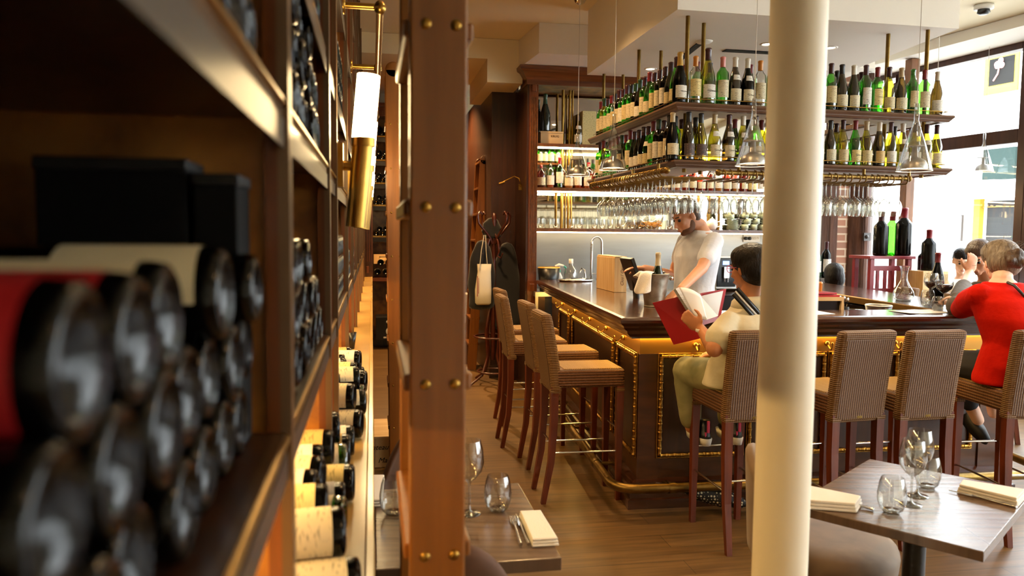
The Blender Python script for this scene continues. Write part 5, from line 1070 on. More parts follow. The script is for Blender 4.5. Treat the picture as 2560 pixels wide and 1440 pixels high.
# ================================================================ STOOLS
def stool_proto(label, loc, rz):
    t = thing('bar_stool', label, 'bar stool', loc, rz, 'wicker bar stools')
    w, zt, zb = .162, .80, .69
    part('seat', MB().box(-w, w, -.2, .225, zb, zt), ['wicker_side'], t, bev=.018)
    part('seat_top', MB().box(-w+.014, w-.014, -.15, .212, zt-.01, zt+.004), 'wicker_seat', t, bev=.006)
    def bk(o, e=0, z0=.66, z1=1.125, ww=w):
        def y(z): return -.185-.07*((z-.66)/.465)**1.3
        rings = []; n = 8
        return [(z0+(z1-z0)*i/n, y(z0+(z1-z0)*i/n)) for i in range(n+1)]
    m = MB(); P_ = bk(0)
    def backslab(m, ww, z0, z1, t0, t1):
        n = 8; rows = []
        for i in range(n+1):
            z = z0+(z1-z0)*i/n; y = -.185-.07*(max(0, z-.66)/.465)**1.3; rows.append((z, y))
        vs = []
        for z, y in rows: vs += [(-ww, y+t0, z), (ww, y+t0, z), (ww, y-t1, z), (-ww, y-t1, z)]
        fs = [(0, 3, 2, 1), (4*n, 4*n+1, 4*n+2, 4*n+3)]
        for i in range(n):
            for j in range(4): fs.append((i*4+j, i*4+(j+1) % 4, i*4+4+(j+1) % 4, i*4+4+j))
        return m.add(vs, fs)
    b = part('backrest', backslab(MB(), w, .655, 1.13, .03, .035), 'wicker_trim', t, bev=.02)
    part('back_weave', backslab(MB(), w-.027, .675, 1.085, -.025, .0385), 'wicker_back', b, bev=.002)
    part('front_weave', backslab(MB(), w-.027, .80, 1.085, .0335, -.02), 'wicker_back', b, bev=.002)
    part('badge', MB().cbox((0, -.187-.037, .685), (.03, .004, .012)), 'brass_old', b)
    for sx in (-1, 1):
        x = sx*(w-.028)
        m = MB(); pts = [(x, -.2, .70), (x, -.2, .5), (x*1.01, -.215, .25), (x*1.03, -.26, 0)]; hs = [.022, .021, .018, .014]
        vs = []
        for p, h in zip(pts, hs): vs += [(p[0]-h, p[1]-h, p[2]), (p[0]+h, p[1]-h, p[2]), (p[0]+h, p[1]+h, p[2]), (p[0]-h, p[1]+h, p[2])]
        fs = [(0, 1, 2, 3), (15, 14, 13, 12)]+[(i*4+j, i*4+4+j, i*4+4+(j+1) % 4, i*4+(j+1) % 4) for i in range(3) for j in range(4)]
        lg = part('leg', m.add(vs, fs), 'stool_leg', t); part('leg_cuff', MB().cbox((x, -.2, .675), (.05, .05, .02)), 'wicker_trim', lg)
        lg = part('leg', MB().hexa([(x-.014, .186, 0), (x+.014, .186, 0), (x+.014, .214, 0), (x-.014, .214, 0), (x-.022, .178, .7), (x+.022, .178, .7), (x+.022, .222, .7), (x-.022, .222, .7)]), 'stool_leg', t)
        part('leg_cuff', MB().cbox((x, .2, .675), (.05, .05, .02)), 'wicker_trim', lg)
        part('side_rod', MB().tube([(x, -.225, .30), (x, .2, .30)], .006, seg=8), 'chrome', t)
    part('front_rod', MB().tube([(-w+.03, .2, .43), (w-.03, .2, .43)], .007, seg=8), 'chrome', t)
    part('rear_rod', MB().tube([(-w+.03, -.21, .36), (w-.03, -.21, .36)], .006, seg=8), 'chrome', t)
    return t
st = stool_proto('wicker bar stool close to the bar corner, first of the side row', (1.25, 4.545, 0), -PI/2)
for (x, y, rz, lb) in ((1.29, 5.225, -PI/2+.03, 'wicker bar stool tucked in behind the corner one, second of the side row'),
                       (1.21, 5.76, -PI/2-.02, 'wicker bar stool beside the coat stand, third of the side row'),
                       (1.30, 6.42, -PI/2+.04, 'wicker bar stool, fourth and last of the side row, half hidden'),
                       (1.885, 3.80, 0, 'wicker bar stool with the cream-shirted woman sitting on it'),
                       (2.40, 3.74, .10, 'empty wicker bar stool just past the white column at the front of the bar'),
                       (2.79, 3.72, .02, 'empty wicker bar stool between the column-side one and the red sweater'),
                       (3.40, 3.66, -.10, 'wicker bar stool with the red-sweatered woman sitting on it'),
                       (5.66, 6.6, -2.4, 'wicker stool by the window under the distant dark-haired woman'),
                       (4.62, 5.10, 1.25, 'wicker bar stool under the man in the brown jacket')):
    o = copy_tree(st); o.location = (x, y, 0); o.rotation_euler.z = rz; o['label'] = lb
# wicker chair tops peeking over the far wing of the bar
for u, v, lb in ((2205, 722, 'wicker stool back peeking over the far wing before the red stool'), (2290, 735, 'wicker stool back peeking over the window-side wing near the decanter')):
    p = Pz(u, v, 1.135); o = copy_tree(st); o.location = (p.x+.2, p.y+.3, 0); o.rotation_euler.z = 1.50; o['label'] = lb
# ================================================================ TABLES
TZ = .75
t1 = V((1.625, 1.794)); tu = V((-.6, .8)).normalized(); tv = V((.8, .6)).normalized()
def tp(a, b, z=TZ): q = t1+tu*a+tv*b; return V((q.x, q.y, z))
tab = thing('dining_table', 'square wood-topped table on a black pedestal beside the white column', 'table', tp(.26, .36, 0))
La, Lb = .53, .70
part('tabletop', MB().hexa([tp(0, 0, TZ-.03), tp(0, Lb, TZ-.03), tp(La, Lb, TZ-.03), tp(La, 0, TZ-.03), tp(0, 0), tp(0, Lb), tp(La, Lb), tp(La, 0)]), 'table_wood', tab, world=True, bev=.003)
part('pedestal', MB().tube([tp(.26, .33, .02), tp(.26, .33, TZ-.03)], .034, seg=20), 'black', tab, world=True); part('base_plate', MB().tube([tp(.26, .33, 0), tp(.26, .33, .02)], .17, seg=32), 'black', tab, world=True)
tab2 = thing('dining_table', 'wood-topped table half hidden behind the bolted ladder rail', 'table', (.25, 2.24, 0))
part('tabletop', MB().box(.006, .487, 1.935, 2.553, TZ-.035, TZ), 'table_wood', tab2, world=True, bev=.003); part('pedestal', MB().tube([(.25, 2.24, .02), (.25, 2.24, TZ-.035)], .034, seg=20), 'black', tab2, world=True); part('base_plate', MB().tube([(.25, 2.24, 0), (.25, 2.24, .02)], .2, seg=32), 'black', tab2, world=True)
def ont(u, v): p = Pz(u, v, TZ); return (p.x, p.y, TZ)
stem_glass(ont(2277, 1262), 'wine glass in front on the table by the column', .98, group=None); stem_glass(ont(2293, 1240), 'taller-looking wine glass just behind the other on the table by the column', 1.03)
tumbler(ont(2228, 1282), 'stemless tumbler between the napkin and the wine glasses by the column', 1.02); tumbler(ont(2318, 1220), 'stemless tumbler behind the wine glasses on the table by the column', 1.0)
stem_glass(ont(1173, 1284), 'wine glass on the table beside the bolted ladder rail, half hidden', 1.05); tumbler(ont(1244, 1278), 'stemless tumbler in the open on the table beside the ladder', 1.02); tumbler(ont(984, 1286), 'stemless tumbler behind the ladder rail on the table by the ledge', 1.02)
def napkin(pts, lab, h=.022):
    c = sum((V(p) for p in pts), V())/4; vs = []
    lo = [V(p) for p in pts]
    m = MB(); 
    for k in range(3):
        s_ = 1-.03*k; q = [c+(p-c)*s_ for p in lo]; z0 = TZ+.001+k*h/3; m.hexa([V((p.x, p.y, z0)) for p in q]+[V((p.x, p.y, z0+h/3-.001)) for p in q])
    solo('folded_napkin', m, 'linen', lab, 'napkin', bev=.003)
napkin([ont(1330, 1370), ont(1398, 1366), ont(1352, 1290), ont(1297, 1292)], 'white folded napkin on the table beside the ladder')
napkin([ont(1996, 1272), ont(2142, 1284), ont(2156, 1262), ont(2010, 1232)], 'white rolled napkin on the table touching the white column', .03)
napkin([ont(2392, 1232), ont(2545, 1270), ont(2568, 1245), ont(2402, 1218)], 'white rolled napkin at the window end of the table by the column', .03)
napkin([ont(925, 1270), ont(955, 1268), ont(962, 1200), ont(930, 1200)], 'white napkin on the table beside the stone ledge')
def flatware(kind, a, b, lab):
    a, b = V(a), V(b); z = V((0, 0, .006)); d = (b-a).normalized(); s_ = d.cross(V((0, 0, 1))); m = MB()
    m.tube([a+z, a.lerp(b, .3)+z, a.lerp(b, .62)+z*1.6], [.0055, .0035, .0028], seg=8)
    if kind == 'fork':
        m.tube([a.lerp(b, .62)+z*1.6, a.lerp(b, .74)+z], [.003, .009], seg=8)
        for k in (-1.5, -.5, .5, 1.5): m.tube([a.lerp(b, .73)+z+s_*k*.0055, b+z*1.4+s_*k*.005], .0014, seg=5)
    else: m.add([a.lerp(b, .6)+z+s_*.007, a.lerp(b, .6)+z-s_*.006, b+z-s_*.004, b+z+s_*.002, a.lerp(b, .6)+z*1.4, b+z*1.3], [(0, 1, 2, 3), (0, 4, 5, 3), (1, 2, 5, 4), (0, 1, 4), (3, 5, 2)])
    solo(kind, m, 'chrome', lab, kind)
flatware('fork', ont(1302, 1366), ont(1280, 1297), 'steel fork beside the folded napkin on the table by the ladder'); flatware('knife', ont(1322, 1366), ont(1290, 1290), 'steel knife tucked against the folded napkin by the ladder')
flatware('knife', ont(2184, 1278), ont(2120, 1262), 'steel knife sticking out of the napkin by the column'); flatware('fork', ont(2542, 1272), ont(2408, 1226), 'steel fork lying before the napkin at the window end'); flatware('knife', ont(2530, 1268), ont(2372, 1230), 'steel knife lying beside the fork at the window end')
# upholstered chairs
def tub_chair(loc, rz, mat, lab, h=.80):
    t = thing('velvet_chair', lab, 'chair', loc, rz)
    m = MB(); rings = []
    part('seat', MB().loft([((0, .02, .36), (.2, 0, 0), (0, .21, 0)), ((0, .02, .40), (.245, 0, 0), (0, .25, 0)), ((0, .02, .45), (.25, 0, 0), (0, .255, 0)), ((0, .01, .475), (.225, 0, 0), (0, .23, 0)), ((0, .01, .485), (.14, 0, 0), (0, .15, 0))], seg=32, pw=2.7), mat, t)
    def f(i, j):
        a = PI+.22+(PI-.44)*i; r = .255+.02*j; z = .40+(h-.40)*j*(.32+.68*math.sin(PI*i)**1.4); return (r*math.cos(a), r*math.sin(a)*.95+.01, z)
    part('backrest', MB().grid(f, 28, 10), mat, t, solid=.05, sub=1)
    for sx in (-1, 1):
        for sy in (-1, 1): part('leg', MB().tube([(sx*.16, sy*.16, .37), (sx*.21, sy*.2, 0)], [.016, .01], seg=10), 'black', t)
    return t
tub_chair((1.65, 2.61, 0), math.radians(-121), 'velvet', 'beige velvet chair behind the white column at the square table')
tub_chair((.20, 1.98, 0), .0, 'velvet_brown', 'brown velvet chair whose rounded back rises before the table by the ladder', h=.89).scale.x = .74
tub_chair((.185, 2.88, 0), PI, 'velvet_brown', 'brown velvet chair across the ladder table beside the stone ledge', h=.82).scale.x = .66
# ================================================================ COAT STAND
c0 = Pz(1232, 958, 0); cs = thing('coat_stand', 'bentwood brown coat stand with curled hooks beside the stools', 'coat stand', (c0.x, c0.y, 0))
hz = 1.60
part('pole', MB().lathe([(.018, .25), (.024, .5), (.026, .9), (.022, 1.3), (.02, hz+.05), (.026, hz+.12), (.018, hz+.19), (0, hz+.2)], seg=16), 'thonet', cs)
for k in range(4):
    a = k*PI/2+.5; e = V((math.cos(a), math.sin(a), 0))
    def q(r, z): return e*r+V((0, 0, z))
    part('leg', MB().tube([q(.02, .95), q(.05, .8), q(.1, .55), q(.07, .3), q(.14, .1), q(.3, .012)], .014, seg=8), 'thonet', cs)
    pts = [q(.022, hz-.12), q(.06, hz-.05), q(.13, hz+.02), q(.2, hz+.09), q(.215, hz+.17), q(.18, hz+.21), q(.155, hz+.18)]
    part('hook', MB().tube(pts, [.015, .014, .013, .012, .011, .01, .009], seg=8), 'thonet', cs)
    part('lower_hook', MB().tube([q(.02, hz-.02), q(.07, hz-.1), q(.09, hz-.2), q(.06, hz-.25), q(.12, hz-.27), q(.15, hz-.22)], [.012, .012, .011, .01, .009, .008], seg=8), 'thonet', cs)
part('ring', MB().tube([(.2*math.cos(t_), .2*math.sin(t_), .5) for t_ in [2*PI*i/24 for i in range(25)]], .011, seg=8), 'thonet', cs)
part('foot_ring', MB().tube([(.16*math.cos(t_), .16*math.sin(t_), .13) for t_ in [2*PI*i/24 for i in range(25)]], .009, seg=8), 'thonet', cs)
cx0, cy0 = c0.x, c0.y
def garment(name, du, lab, z0, z1, w, dy, mat='coat_black'):
    m = MB(); r = random.Random(hash(lab) % 99)
    rings = []
    for i in range(9):
        t_ = i/8; z = z1+(z0-z1)*t_; ww = w*(.35+.65*min(1, t_*3.2)); rings.append(((cx0+du+.01*math.sin(i*2.1), cy0+dy, z), (ww*(1+.06*math.sin(i*1.7)), .0, 0), (0, .05+.03*t_, 0)))
    m.loft(rings, seg=22); return solo(name, m, mat, lab, 'coat', sub=1)
garment('black_coat', -.13, 'black coat hanging on the ladder side of the coat stand', .78, 1.52, .14, -.02)
garment('black_coat', .14, 'long black coat hanging on the bar side of the coat stand', .55, 1.50, .15, .02)
garment('black_hat', -.02, 'black cap hanging from the top of the coat stand', 1.53, 1.75, .10, .04)
tg = thing('tote_bag', 'cream canvas tote bag hanging from the coat stand', 'bag', (cx0, cy0-.13, 0))
b0_, b1_ = Py(1188, 762, cy0-.13), Py(1228, 665, cy0-.13)
xm = (b0_.x+b1_.x)/2; wd = (b1_.x-b0_.x)/2
part('bag', MB().loft([((xm, cy0-.13, b0_.z), (wd*.8, 0, 0), (0, .03, 0)), ((xm, cy0-.13, b0_.z+.02), (wd*1.0, 0, 0), (0, .06, 0)), ((xm, cy0-.13, b0_.z+.15), (wd*1.05, 0, 0), (0, .055, 0)), ((xm+.01, cy0-.13, b1_.z-.06), (wd*.85, 0, 0), (0, .035, 0)), ((xm+.01, cy0-.13, b1_.z+.02), (wd*.9, 0, 0), (0, .015, 0))], seg=20, pw=3), 'tote', tg, world=True)
hk = Py(1212, 588, cy0-.13)
for s_ in (-1, 1): part('strap', MB().tube([(xm+s_*wd*.55, cy0-.15+.02*s_, b1_.z-.02), (xm+s_*wd*.3, cy0-.15, (b1_.z+hk.z)/2), (hk.x+s_*.008, cy0-.13, hk.z)], .014, seg=6, flat=.3), 'tote', tg, world=True)
pr_ = part('print', MB().box(xm-wd*.86, xm-wd*.78, cy0-.186, cy0-.184, b0_.z+.09, b1_.z-.1).box(xm-wd*.7, xm-wd*.64, cy0-.186, cy0-.184, b0_.z+.12, b1_.z-.12), 'red_paint', tg, world=True)
# ================================================================ WINDOW DISPLAY
Yr = 6.8; ra_, rb_ = Py(2177, 640, Yr), Py(2288, 640, Yr); zt = ra_.z
rs = thing('red_stool', 'dark red painted wooden display stool holding giant bottles by the window', 'stand', ((ra_.x+rb_.x)/2, Yr+.15, 0))
part('top', MB().box(ra_.x-.01, rb_.x+.01, Yr, Yr+.34, zt-.03, zt), 'red_paint', rs, world=True, bev=.004)
wl = .045
for x in (ra_.x+.015, rb_.x-.06):
    for y in (Yr+.02, Yr+.27): part('leg', MB().box(x, x+wl, y, y+.045, 0, zt-.03), 'red_paint', rs, world=True, bev=.003)
for z in (zt-.12, zt-.34, zt-.85): part('cross_rail', MB().box(ra_.x+.02, rb_.x-.02, Yr+.022, Yr+.05, z-.025, z+.025), 'red_paint', rs, world=True)
for x in (.09, .17, .25): part('slat', MB().box(ra_.x+x, ra_.x+x+.03, Yr+.025, Yr+.045, zt-.32, zt-.1), 'red_paint', rs, world=True)
def bigb(u, v, y, h, g, cap, lab, place, sh='bordeaux'):
    p = Py(u, v, y); bottle((p.x, y, p.z), sh, g, cap, lab, place=place, s=h/.3, rz=.0, group='giant display bottles').scale = (h/.3*1.3, h/.3*1.3, h/.3)
bigb(2200, 639, Yr+.1, .43, 'dkglass', 'cap_burg', None, 'giant, on the red stool end beside the timber')
bigb(2228, 639, Yr+.2, .44, 'g_green', 'cap_red', None, 'giant, middle of the red stool')
bigb(2257, 639, Yr+.1, .47, 'dkglass', 'cap_red', None, 'giant, window end of the red stool')
pr2 = Py(2290, 703, Yr-.05)
rs2 = thing('red_stool', 'lower red painted wooden stool beside the taller red one', 'stand', (pr2.x+.02, Yr, 0))
part('top', MB().box(rb_.x+.015, rb_.x+.20, Yr-.12, Yr+.16, pr2.z-.03, pr2.z), 'red_paint', rs2, world=True, bev=.003)
for x in (rb_.x+.02, rb_.x+.155): 
    for y in (Yr-.11, Yr+.12): part('leg', MB().box(x, x+.04, y, y+.035, 0, pr2.z-.03), 'red_paint', rs2, world=True)
bottle((rb_.x+.10, Yr+.0, pr2.z+.001), 'bordeaux', 'dkglass', 'cap_orange', None, place='giant, on the lower red stool', s=.36/.3, group='giant display bottles').scale = (1.55, 1.55, 1.2)
yw = 6.5; wa, wb = Py(2308, 678, yw), Py(2372, 678, yw)
solo('wooden_block', MB().box(wa.x, wb.x, yw, yw+.22, 0, wa.z), 'pine_v', 'tall pale wooden plinth under a giant bottle by the window', 'plinth', bev=.004)
bottle(((wa.x+wb.x)/2, yw+.11, wa.z+.001), 'bordeaux', 'dkglass', 'cap_red', None, place='giant, on the pale wooden plinth', s=.385/.3, group='giant display bottles').scale = (1.72, 1.72, 1.3)
yq = 8.0; q = Py(2061, 690, yq); solo('display_shelf', MB().box(q.x-.12, q.x+.12, yq-.12, yq+.12, 0, q.z-.02), 'strip_grey', 'grey stand with bottles between the white column and the brick pier', 'stand', bev=.004)
bottle((Py(2064, 690, yq).x, yq, q.z-.018), 'bordeaux', 'dkglass', 'cap_burg', 'label_white', place='giant, beside the brick pier', s=1.35); bottle((Py(2052, 690, yq).x-.04, yq+.02, q.z-.018), 'bordeaux', 'g_bright', 'cap_red', 'label_white', place='beside the brick pier', s=1.2)
# ================================================================ PEOPLE
def frame(f, u=(0, 0, 1)):
    f = V(f).normalized(); r = f.cross(V(u)).normalized(); u = r.cross(f); return MX((r, f, u)).transposed()
def lrp(a, b, t_): return V(a).lerp(V(b), t_)
def limb(m, pts, rs, seg=12, n=4):
    P_, R_ = [], []
    for i in range(len(pts)-1):
        for k in range(n):
            t_ = k/n; P_.append(lrp(pts[i], pts[i+1], t_)); R_.append(rs[i]*(1-t_)+rs[i+1]*t_)
    P_.append(V(pts[-1])); R_.append(rs[-1]); m.tube(P_, R_, seg=seg); m.ell(pts[0], rs[0], seg=10, rings=6); m.ell(pts[-1], rs[-1], seg=10, rings=6)
    for i in range(1, len(pts)-1): m.ell(pts[i], rs[i]*1.02, seg=10, rings=6)
def hand(m, w, d, n, curl=.5, side=1, s=1.):
    """w wrist, d towards the fingers, n palm normal (fingers curl towards it); side: thumb direction"""
    d = V(d).normalized(); n = (V(n)-d*V(n).dot(d)).normalized(); x = d.cross(n)*side; w = V(w)
    R = MX((x, d, n)).transposed(); pc = w+d*.048*s
    m.ell(pc, (.042*s, .052*s, .016*s), R); m.ell(w+d*.01*s, (.03*s, .03*s, .02*s), R)
    for k, (off_, ln, r) in enumerate(((.031, .068, .0088), (.011, .078, .0092), (-.009, .073, .009), (-.028, .058, .0082))):
        p = w+d*.088*s+x*off_*s; a = 0; pts = [w+d*.06*s+x*off_*.9*s, p]; dd = d
        for j in range(3):
            a += curl*(.9-.1*k*.3); dd = d*math.cos(a)+n*math.sin(a); p = p+dd*(ln*s*(.45, .32, .23)[j]); pts.append(p)
        m.tube(pts, [r*s, r*s, r*.95*s, r*.88*s, r*.7*s], seg=8); m.ell(pts[-1], r*.7*s, seg=6, rings=4)
    p0 = w+d*.025*s+x*.03*s; p1 = p0+(x*.7+d*.7+n*.3).normalized()*.035*s; p2 = p1+(x*.25+d*.9+n*(.3+curl*.4)).normalized()*.03*s; p3 = p2+(d*.8+n*(.4+curl*.5)-x*.15).normalized()*.024*s
    m.tube([p0, p1, p2, p3], [.014*s, .012*s, .0105*s, .008*s], seg=8); m.ell(p3, .008*s, seg=6, rings=4)
def head(m, c, R, s=1.):
    c = V(c)
    def E(p, r): m.ell(c+R @ (V(p)*s), tuple(q*s for q in r), R, seg=18, rings=12)
    E((0, -.012, .035), (.074, .094, .086)); E((0, .035, -.02), (.06, .056, .085)); E((0, .02, -.065), (.055, .058, .045)); E((0, .066, -.096), (.026, .022, .018))
    E((0, .078, .028), (.048, .016, .012)); E((.038, .062, -.02), (.02, .02, .022)); E((-.038, .062, -.02), (.02, .02, .022))
    m.tube([c+R @ (V((0, .085, .02))*s), c+R @ (V((0, .1, -.012))*s), c+R @ (V((0, .112, -.03))*s), c+R @ (V((0, .094, -.042))*s)], [.007*s, .009*s, .012*s, .009*s], seg=10)
    E((0, .092, -.062), (.022, .01, .006)); E((0, .088, -.073), (.018, .011, .007))
    for q in (-1, 1): E((q*.076, -.006, -.008), (.008, .019, .031))
def torso(m, pel, wai, che, sho, nk, f, rt, k=0., wide=1., deep=1.):
    f = V(f).normalized(); rt = V(rt).normalized()
    R_ = [(V(pel)-V((0, 0, .09)), .14, .11), (pel, .168, .118), (lrp(pel, wai, .6), .155, .108), (wai, .145, .102), (lrp(wai, che, .6), .16, .112), (che, .172, .12), (lrp(che, sho, .6), .175, .11), (sho, .14, .085), (lrp(sho, nk, .5), .085, .068), (nk, .06, .06)]
    m.loft([(c, rt*(w*wide+k), f*(d*deep+k)) for c, w, d in R_], seg=24, pw=2.3)
def hairdo(m, c, R, s, blobs):
    for p, r in blobs: m.ell(V(c)+R @ (V(p)*s), tuple(q*s for q in r), R, seg=16, rings=10)
SHORT = [((0, -.012, .062), (.08, .092, .068)), ((0, -.045, .02), (.078, .066, .08)), ((0, -.05, -.02), (.068, .05, .055))]
def eyes(pn, c, R, s=1.):
    for q in (-1, 1): part('eye', MB().ell(V(c)+R @ (V((q*.03, .079, .006))*s), .0115*s), 'eye', pn, world=True)
    for q in (-1, 1): part('eyebrow', MB().tube([V(c)+R @ (V((q*.014, .092, .03))*s), V(c)+R @ (V((q*.045, .08, .033))*s)], .0042*s, seg=6), 'hair_brown', pn, world=True)
    part('mouth', MB().ell(V(c)+R @ (V((0, .0965, -.067))*s), (.02*s, .006*s, .005*s), R), 'lips', pn, world=True)
# ---- barman
Yb = 5.2
def Wp(u, v, y): return Py(u, v, y)
hc = Wp(1716, 541, 5.2); fwd = V((-.86, -.16, 0)).normalized(); rt = V((-fwd.y, fwd.x, 0))*-1
rt = fwd.cross(V((0, 0, 1))).normalized()          # his right hand side
pel = Wp(1733, 775, 5.22); wai = Wp(1735, 715, 5.22); che = Wp(1742, 640, 5.22); sho = Wp(1752, 592, 5.22); nk = Wp(1748, 566, 5.22)
shN, shF = sho+V((.015, -.19, -.03)), sho+V((-.03, .18, -.03))
elN, wrN = Wp(1754, 672, 4.86), Wp(1703, 722, 4.72); elF, wrF = Wp(1682, 688, 5.47), Wp(1612, 671, 5.36)
pb = thing('person', 'barman in a white t-shirt standing behind the bar, looking down', 'person', (pel.x, 5.22, 0))
Rh = frame((-.80, -.12, -.42))
m = MB(); head(m, hc, Rh); limb(m, [nk+V((.0, 0, -.04)), nk, hc+Rh @ V((0, -.02, -.05))], [.062, .057, .055])
torso(m, pel, wai, che, sho, nk, fwd, rt)
limb(m, [shN, elN, wrN], [.052, .040, .028]); limb(m, [shF, elF, wrF], [.052, .040, .028])
hand(m, wrN, (-.8, -.1, -.55), (0, .2, -1), .35, 1); hand(m, wrF, (-1, -.05, .05), (.0, -.2, -1), .3, -1)
for sy in (-.09, .09): limb(m, [pel+V((0, sy, -.02)), V((pel.x-.02, 5.22+sy, .52)), V((pel.x+.02, 5.22+sy, .08))], [.085, .055, .04])
part('body', m, 'skin', pb, world=True, remesh=.0065, smooth=3)
eyes(pb, hc, Rh)
m = MB(); hairdo(m, hc, Rh, 1, SHORT); part('hair', m, 'hair_brown', pb, world=True, remesh=.008, smooth=2)
m = MB(); hairdo(m, hc, Rh, 1, [((0, .028, -.082), (.0575, .058, .036)), ((0, .072, -.098), (.03, .02, .02)), ((.045, .01, -.055), (.014, .03, .035)), ((-.045, .01, -.055), (.014, .03, .035))]); part('beard', m, 'beard', pb, world=True, remesh=.007, smooth=3)
m = MB(); torso(m, pel+V((0, 0, -.0)), wai, che, sho, lrp(nk, sho, .35), fwd, rt, .016, 1.0, 1.04)
limb(m, [shN, lrp(shN, elN, .62)], [.068, .066]); limb(m, [shF, lrp(shF, elF, .5)], [.068, .064]); part('t_shirt', m, 'tee', pb, world=True, remesh=.008, smooth=6)
m = MB(); m.loft([(pel+V((0, 0, .01)), rt*.172, fwd*.124), (pel-V((0, 0, .12)), rt*.172, fwd*.125)], seg=20)
for sy in (-.09, .09): limb(m, [pel+V((0, sy, -.08)), V((pel.x-.02, 5.22+sy, .52)), V((pel.x+.02, 5.22+sy, .1))], [.095, .07, .06])
part('trousers', m, 'trousers', pb, world=True, remesh=.012, smooth=3)
for sy in (-.09, .09): part('shoe', MB().ell((pel.x-.05, 5.22+sy, .045), (.13, .045, .045)), 'black', pb, world=True)
# ---- woman with the menu
Yw_ = 3.74
pel = V((1.90, 3.72, .90)); nk = Wp(1872, 752, 3.80); sho = Wp(1877, 785, 3.78); che = lrp(sho, pel, .33)+V((0, -.015, 0)); wai = lrp(sho, pel, .7)
fwd = V((-.45, .89, 0)).normalized(); rt = fwd.cross(V((0, 0, 1))).normalized(); hc = Wp(1872, 672, 3.82); Rh = frame((-.42, .90, -.14))
shL, shR = sho-rt*.175+V((0, 0, -.035)), sho+rt*.175+V((0, 0, -.035))
elL, wrL = Wp(1786, 872, 3.62), Wp(1752, 822, 3.80); elR, wrR = shR+V((.04, .06, -.26)), shR+V((-.16, .22, -.24))
pw_ = thing('person', 'dark-haired woman in a cream short-sleeved shirt reading a red menu on a stool', 'person', (1.90, 3.72, .80))
m = MB(); head(m, hc, Rh, .98); limb(m, [nk-V((0, 0, .04)), nk, hc+Rh @ V((0, -.02, -.05))], [.055, .052, .052]); torso(m, pel, wai, che, sho, nk, fwd, rt, 0, .92, .95)
limb(m, [shL, elL, wrL], [.048, .043, .026]); limb(m, [shR, elR, wrR], [.048, .042, .026])
hand(m, wrL, (-.75, .25, .62), (.35, .9, .1), .75, -1, .92); hand(m, wrR, (-.9, .3, .2), (.2, .1, -.9), .5, 1, .9)
knL, knR = V((1.72, 4.045, .84)), V((1.98, 4.06, .84)); anL, anR = V((1.755, 4.06, .52)), V((1.97, 4.05, .52))
limb(m, [pel+V((-.08, 0, -.02)), knL, anL], [.075, .052, .035]); limb(m, [pel+V((.09, 0, -.02)), knR, anR], [.075, .052, .035])
part('body', m, 'skin_tan', pw_, world=True, remesh=.0065, smooth=3)
eyes(pw_, hc, Rh, .98)
m = MB(); hairdo(m, hc, Rh, 1, [((0, -.02, .05), (.096, .108, .088)), ((0, -.05, .0), (.095, .085, .098)), ((0, .02, .07), (.084, .068, .058)), ((.03, -.1, -.03), (.06, .055, .06))])
pt0 = hc+Rh @ V((.02, -.11, -.02)); m.tube([pt0, pt0+V((.055, -.05, -.03)), pt0+V((.075, -.06, -.10)), pt0+V((.07, -.055, -.17)), pt0+V((.055, -.05, -.23))], [.034, .046, .05, .04, .012], seg=14)
part('hair', m, 'hair_dark', pw_, world=True, remesh=.009, smooth=3)
m = MB()
for q in (-1, 1):
    ce = hc+Rh @ V((q*.033, .098, .008)); m.tube([ce+Rh @ V((.024*math.cos(a), 0, .019*math.sin(a))) for a in [2*PI*i/16 for i in range(17)]], .0022, seg=5); m.tube([hc+Rh @ V((q*.057, .098, .01)), hc+Rh @ V((q*.078, .0, .01))], .002, seg=5)
part('glasses', m, 'pink', pw_, world=True)
m = MB(); torso(m, pel+V((0, 0, -.0)), wai, che, sho, lrp(nk, sho, .35), fwd, rt, .03, .95, 1.05)
m.loft([(wai+V((0, 0, .02)), rt*.17, fwd*.135), (pel+V((-.015, .04, .04)), rt*.185, fwd*.145), (pel+V((-.03, .06, -.085)), rt*.195, fwd*.15)], seg=24)
limb(m, [shL, lrp(shL, elL, .62)], [.062, .08]); limb(m, [shR, lrp(shR, elR, .7)], [.062, .08])
part('shirt', m, 'shirt_cream', pw_, world=True, remesh=.009, smooth=5)
m = MB(); cN = lrp(nk, sho, .3)
m.lathe([(.066, .0), (.07, .03), (.088, .012), (.1, -.03)], cN+V((0, 0, .01)), seg=24, T=frame(fwd+V((0, 0, -.1)))); part('collar', m, 'shirt_cream', pw_, world=True, solid=.006)
for k, (mt, o_) in enumerate((('black', -.018), ('strap_white', 0), ('black', .018))):
    pts = []
    for i in range(9):
        t_ = i/8; p = Wp(1838+82*t_+o_*300, 727+92*t_-o_*420, 3.70-.0*t_); back = 3.745-.13*math.sin(PI*(.25+t_*.5)) ; pts.append(Py(1838+82*t_+o_*260, 728+92*t_-o_*380, 3.69-.03*math.sin(PI*t_)))
    part('bag_strap', MB().tube(pts, .012 if mt == 'black' else .006, seg=6, flat=.35, up=(0, 1, 0)), mt, pw_, world=True)
m = MB(); limb(m, [pel+V((-.08, 0, -.04)), knL, lrp(knL, anL, .85)], [.1, .085, .06]); limb(m, [pel+V((.09, 0, -.04)), knR, lrp(knR, anR, .85)], [.1, .08, .06]); m.ell(pel+V((0, .05, -.03)), (.18, .15, .09))
part('trousers', m, 'khaki', pw_, world=True, remesh=.011, smooth=4)
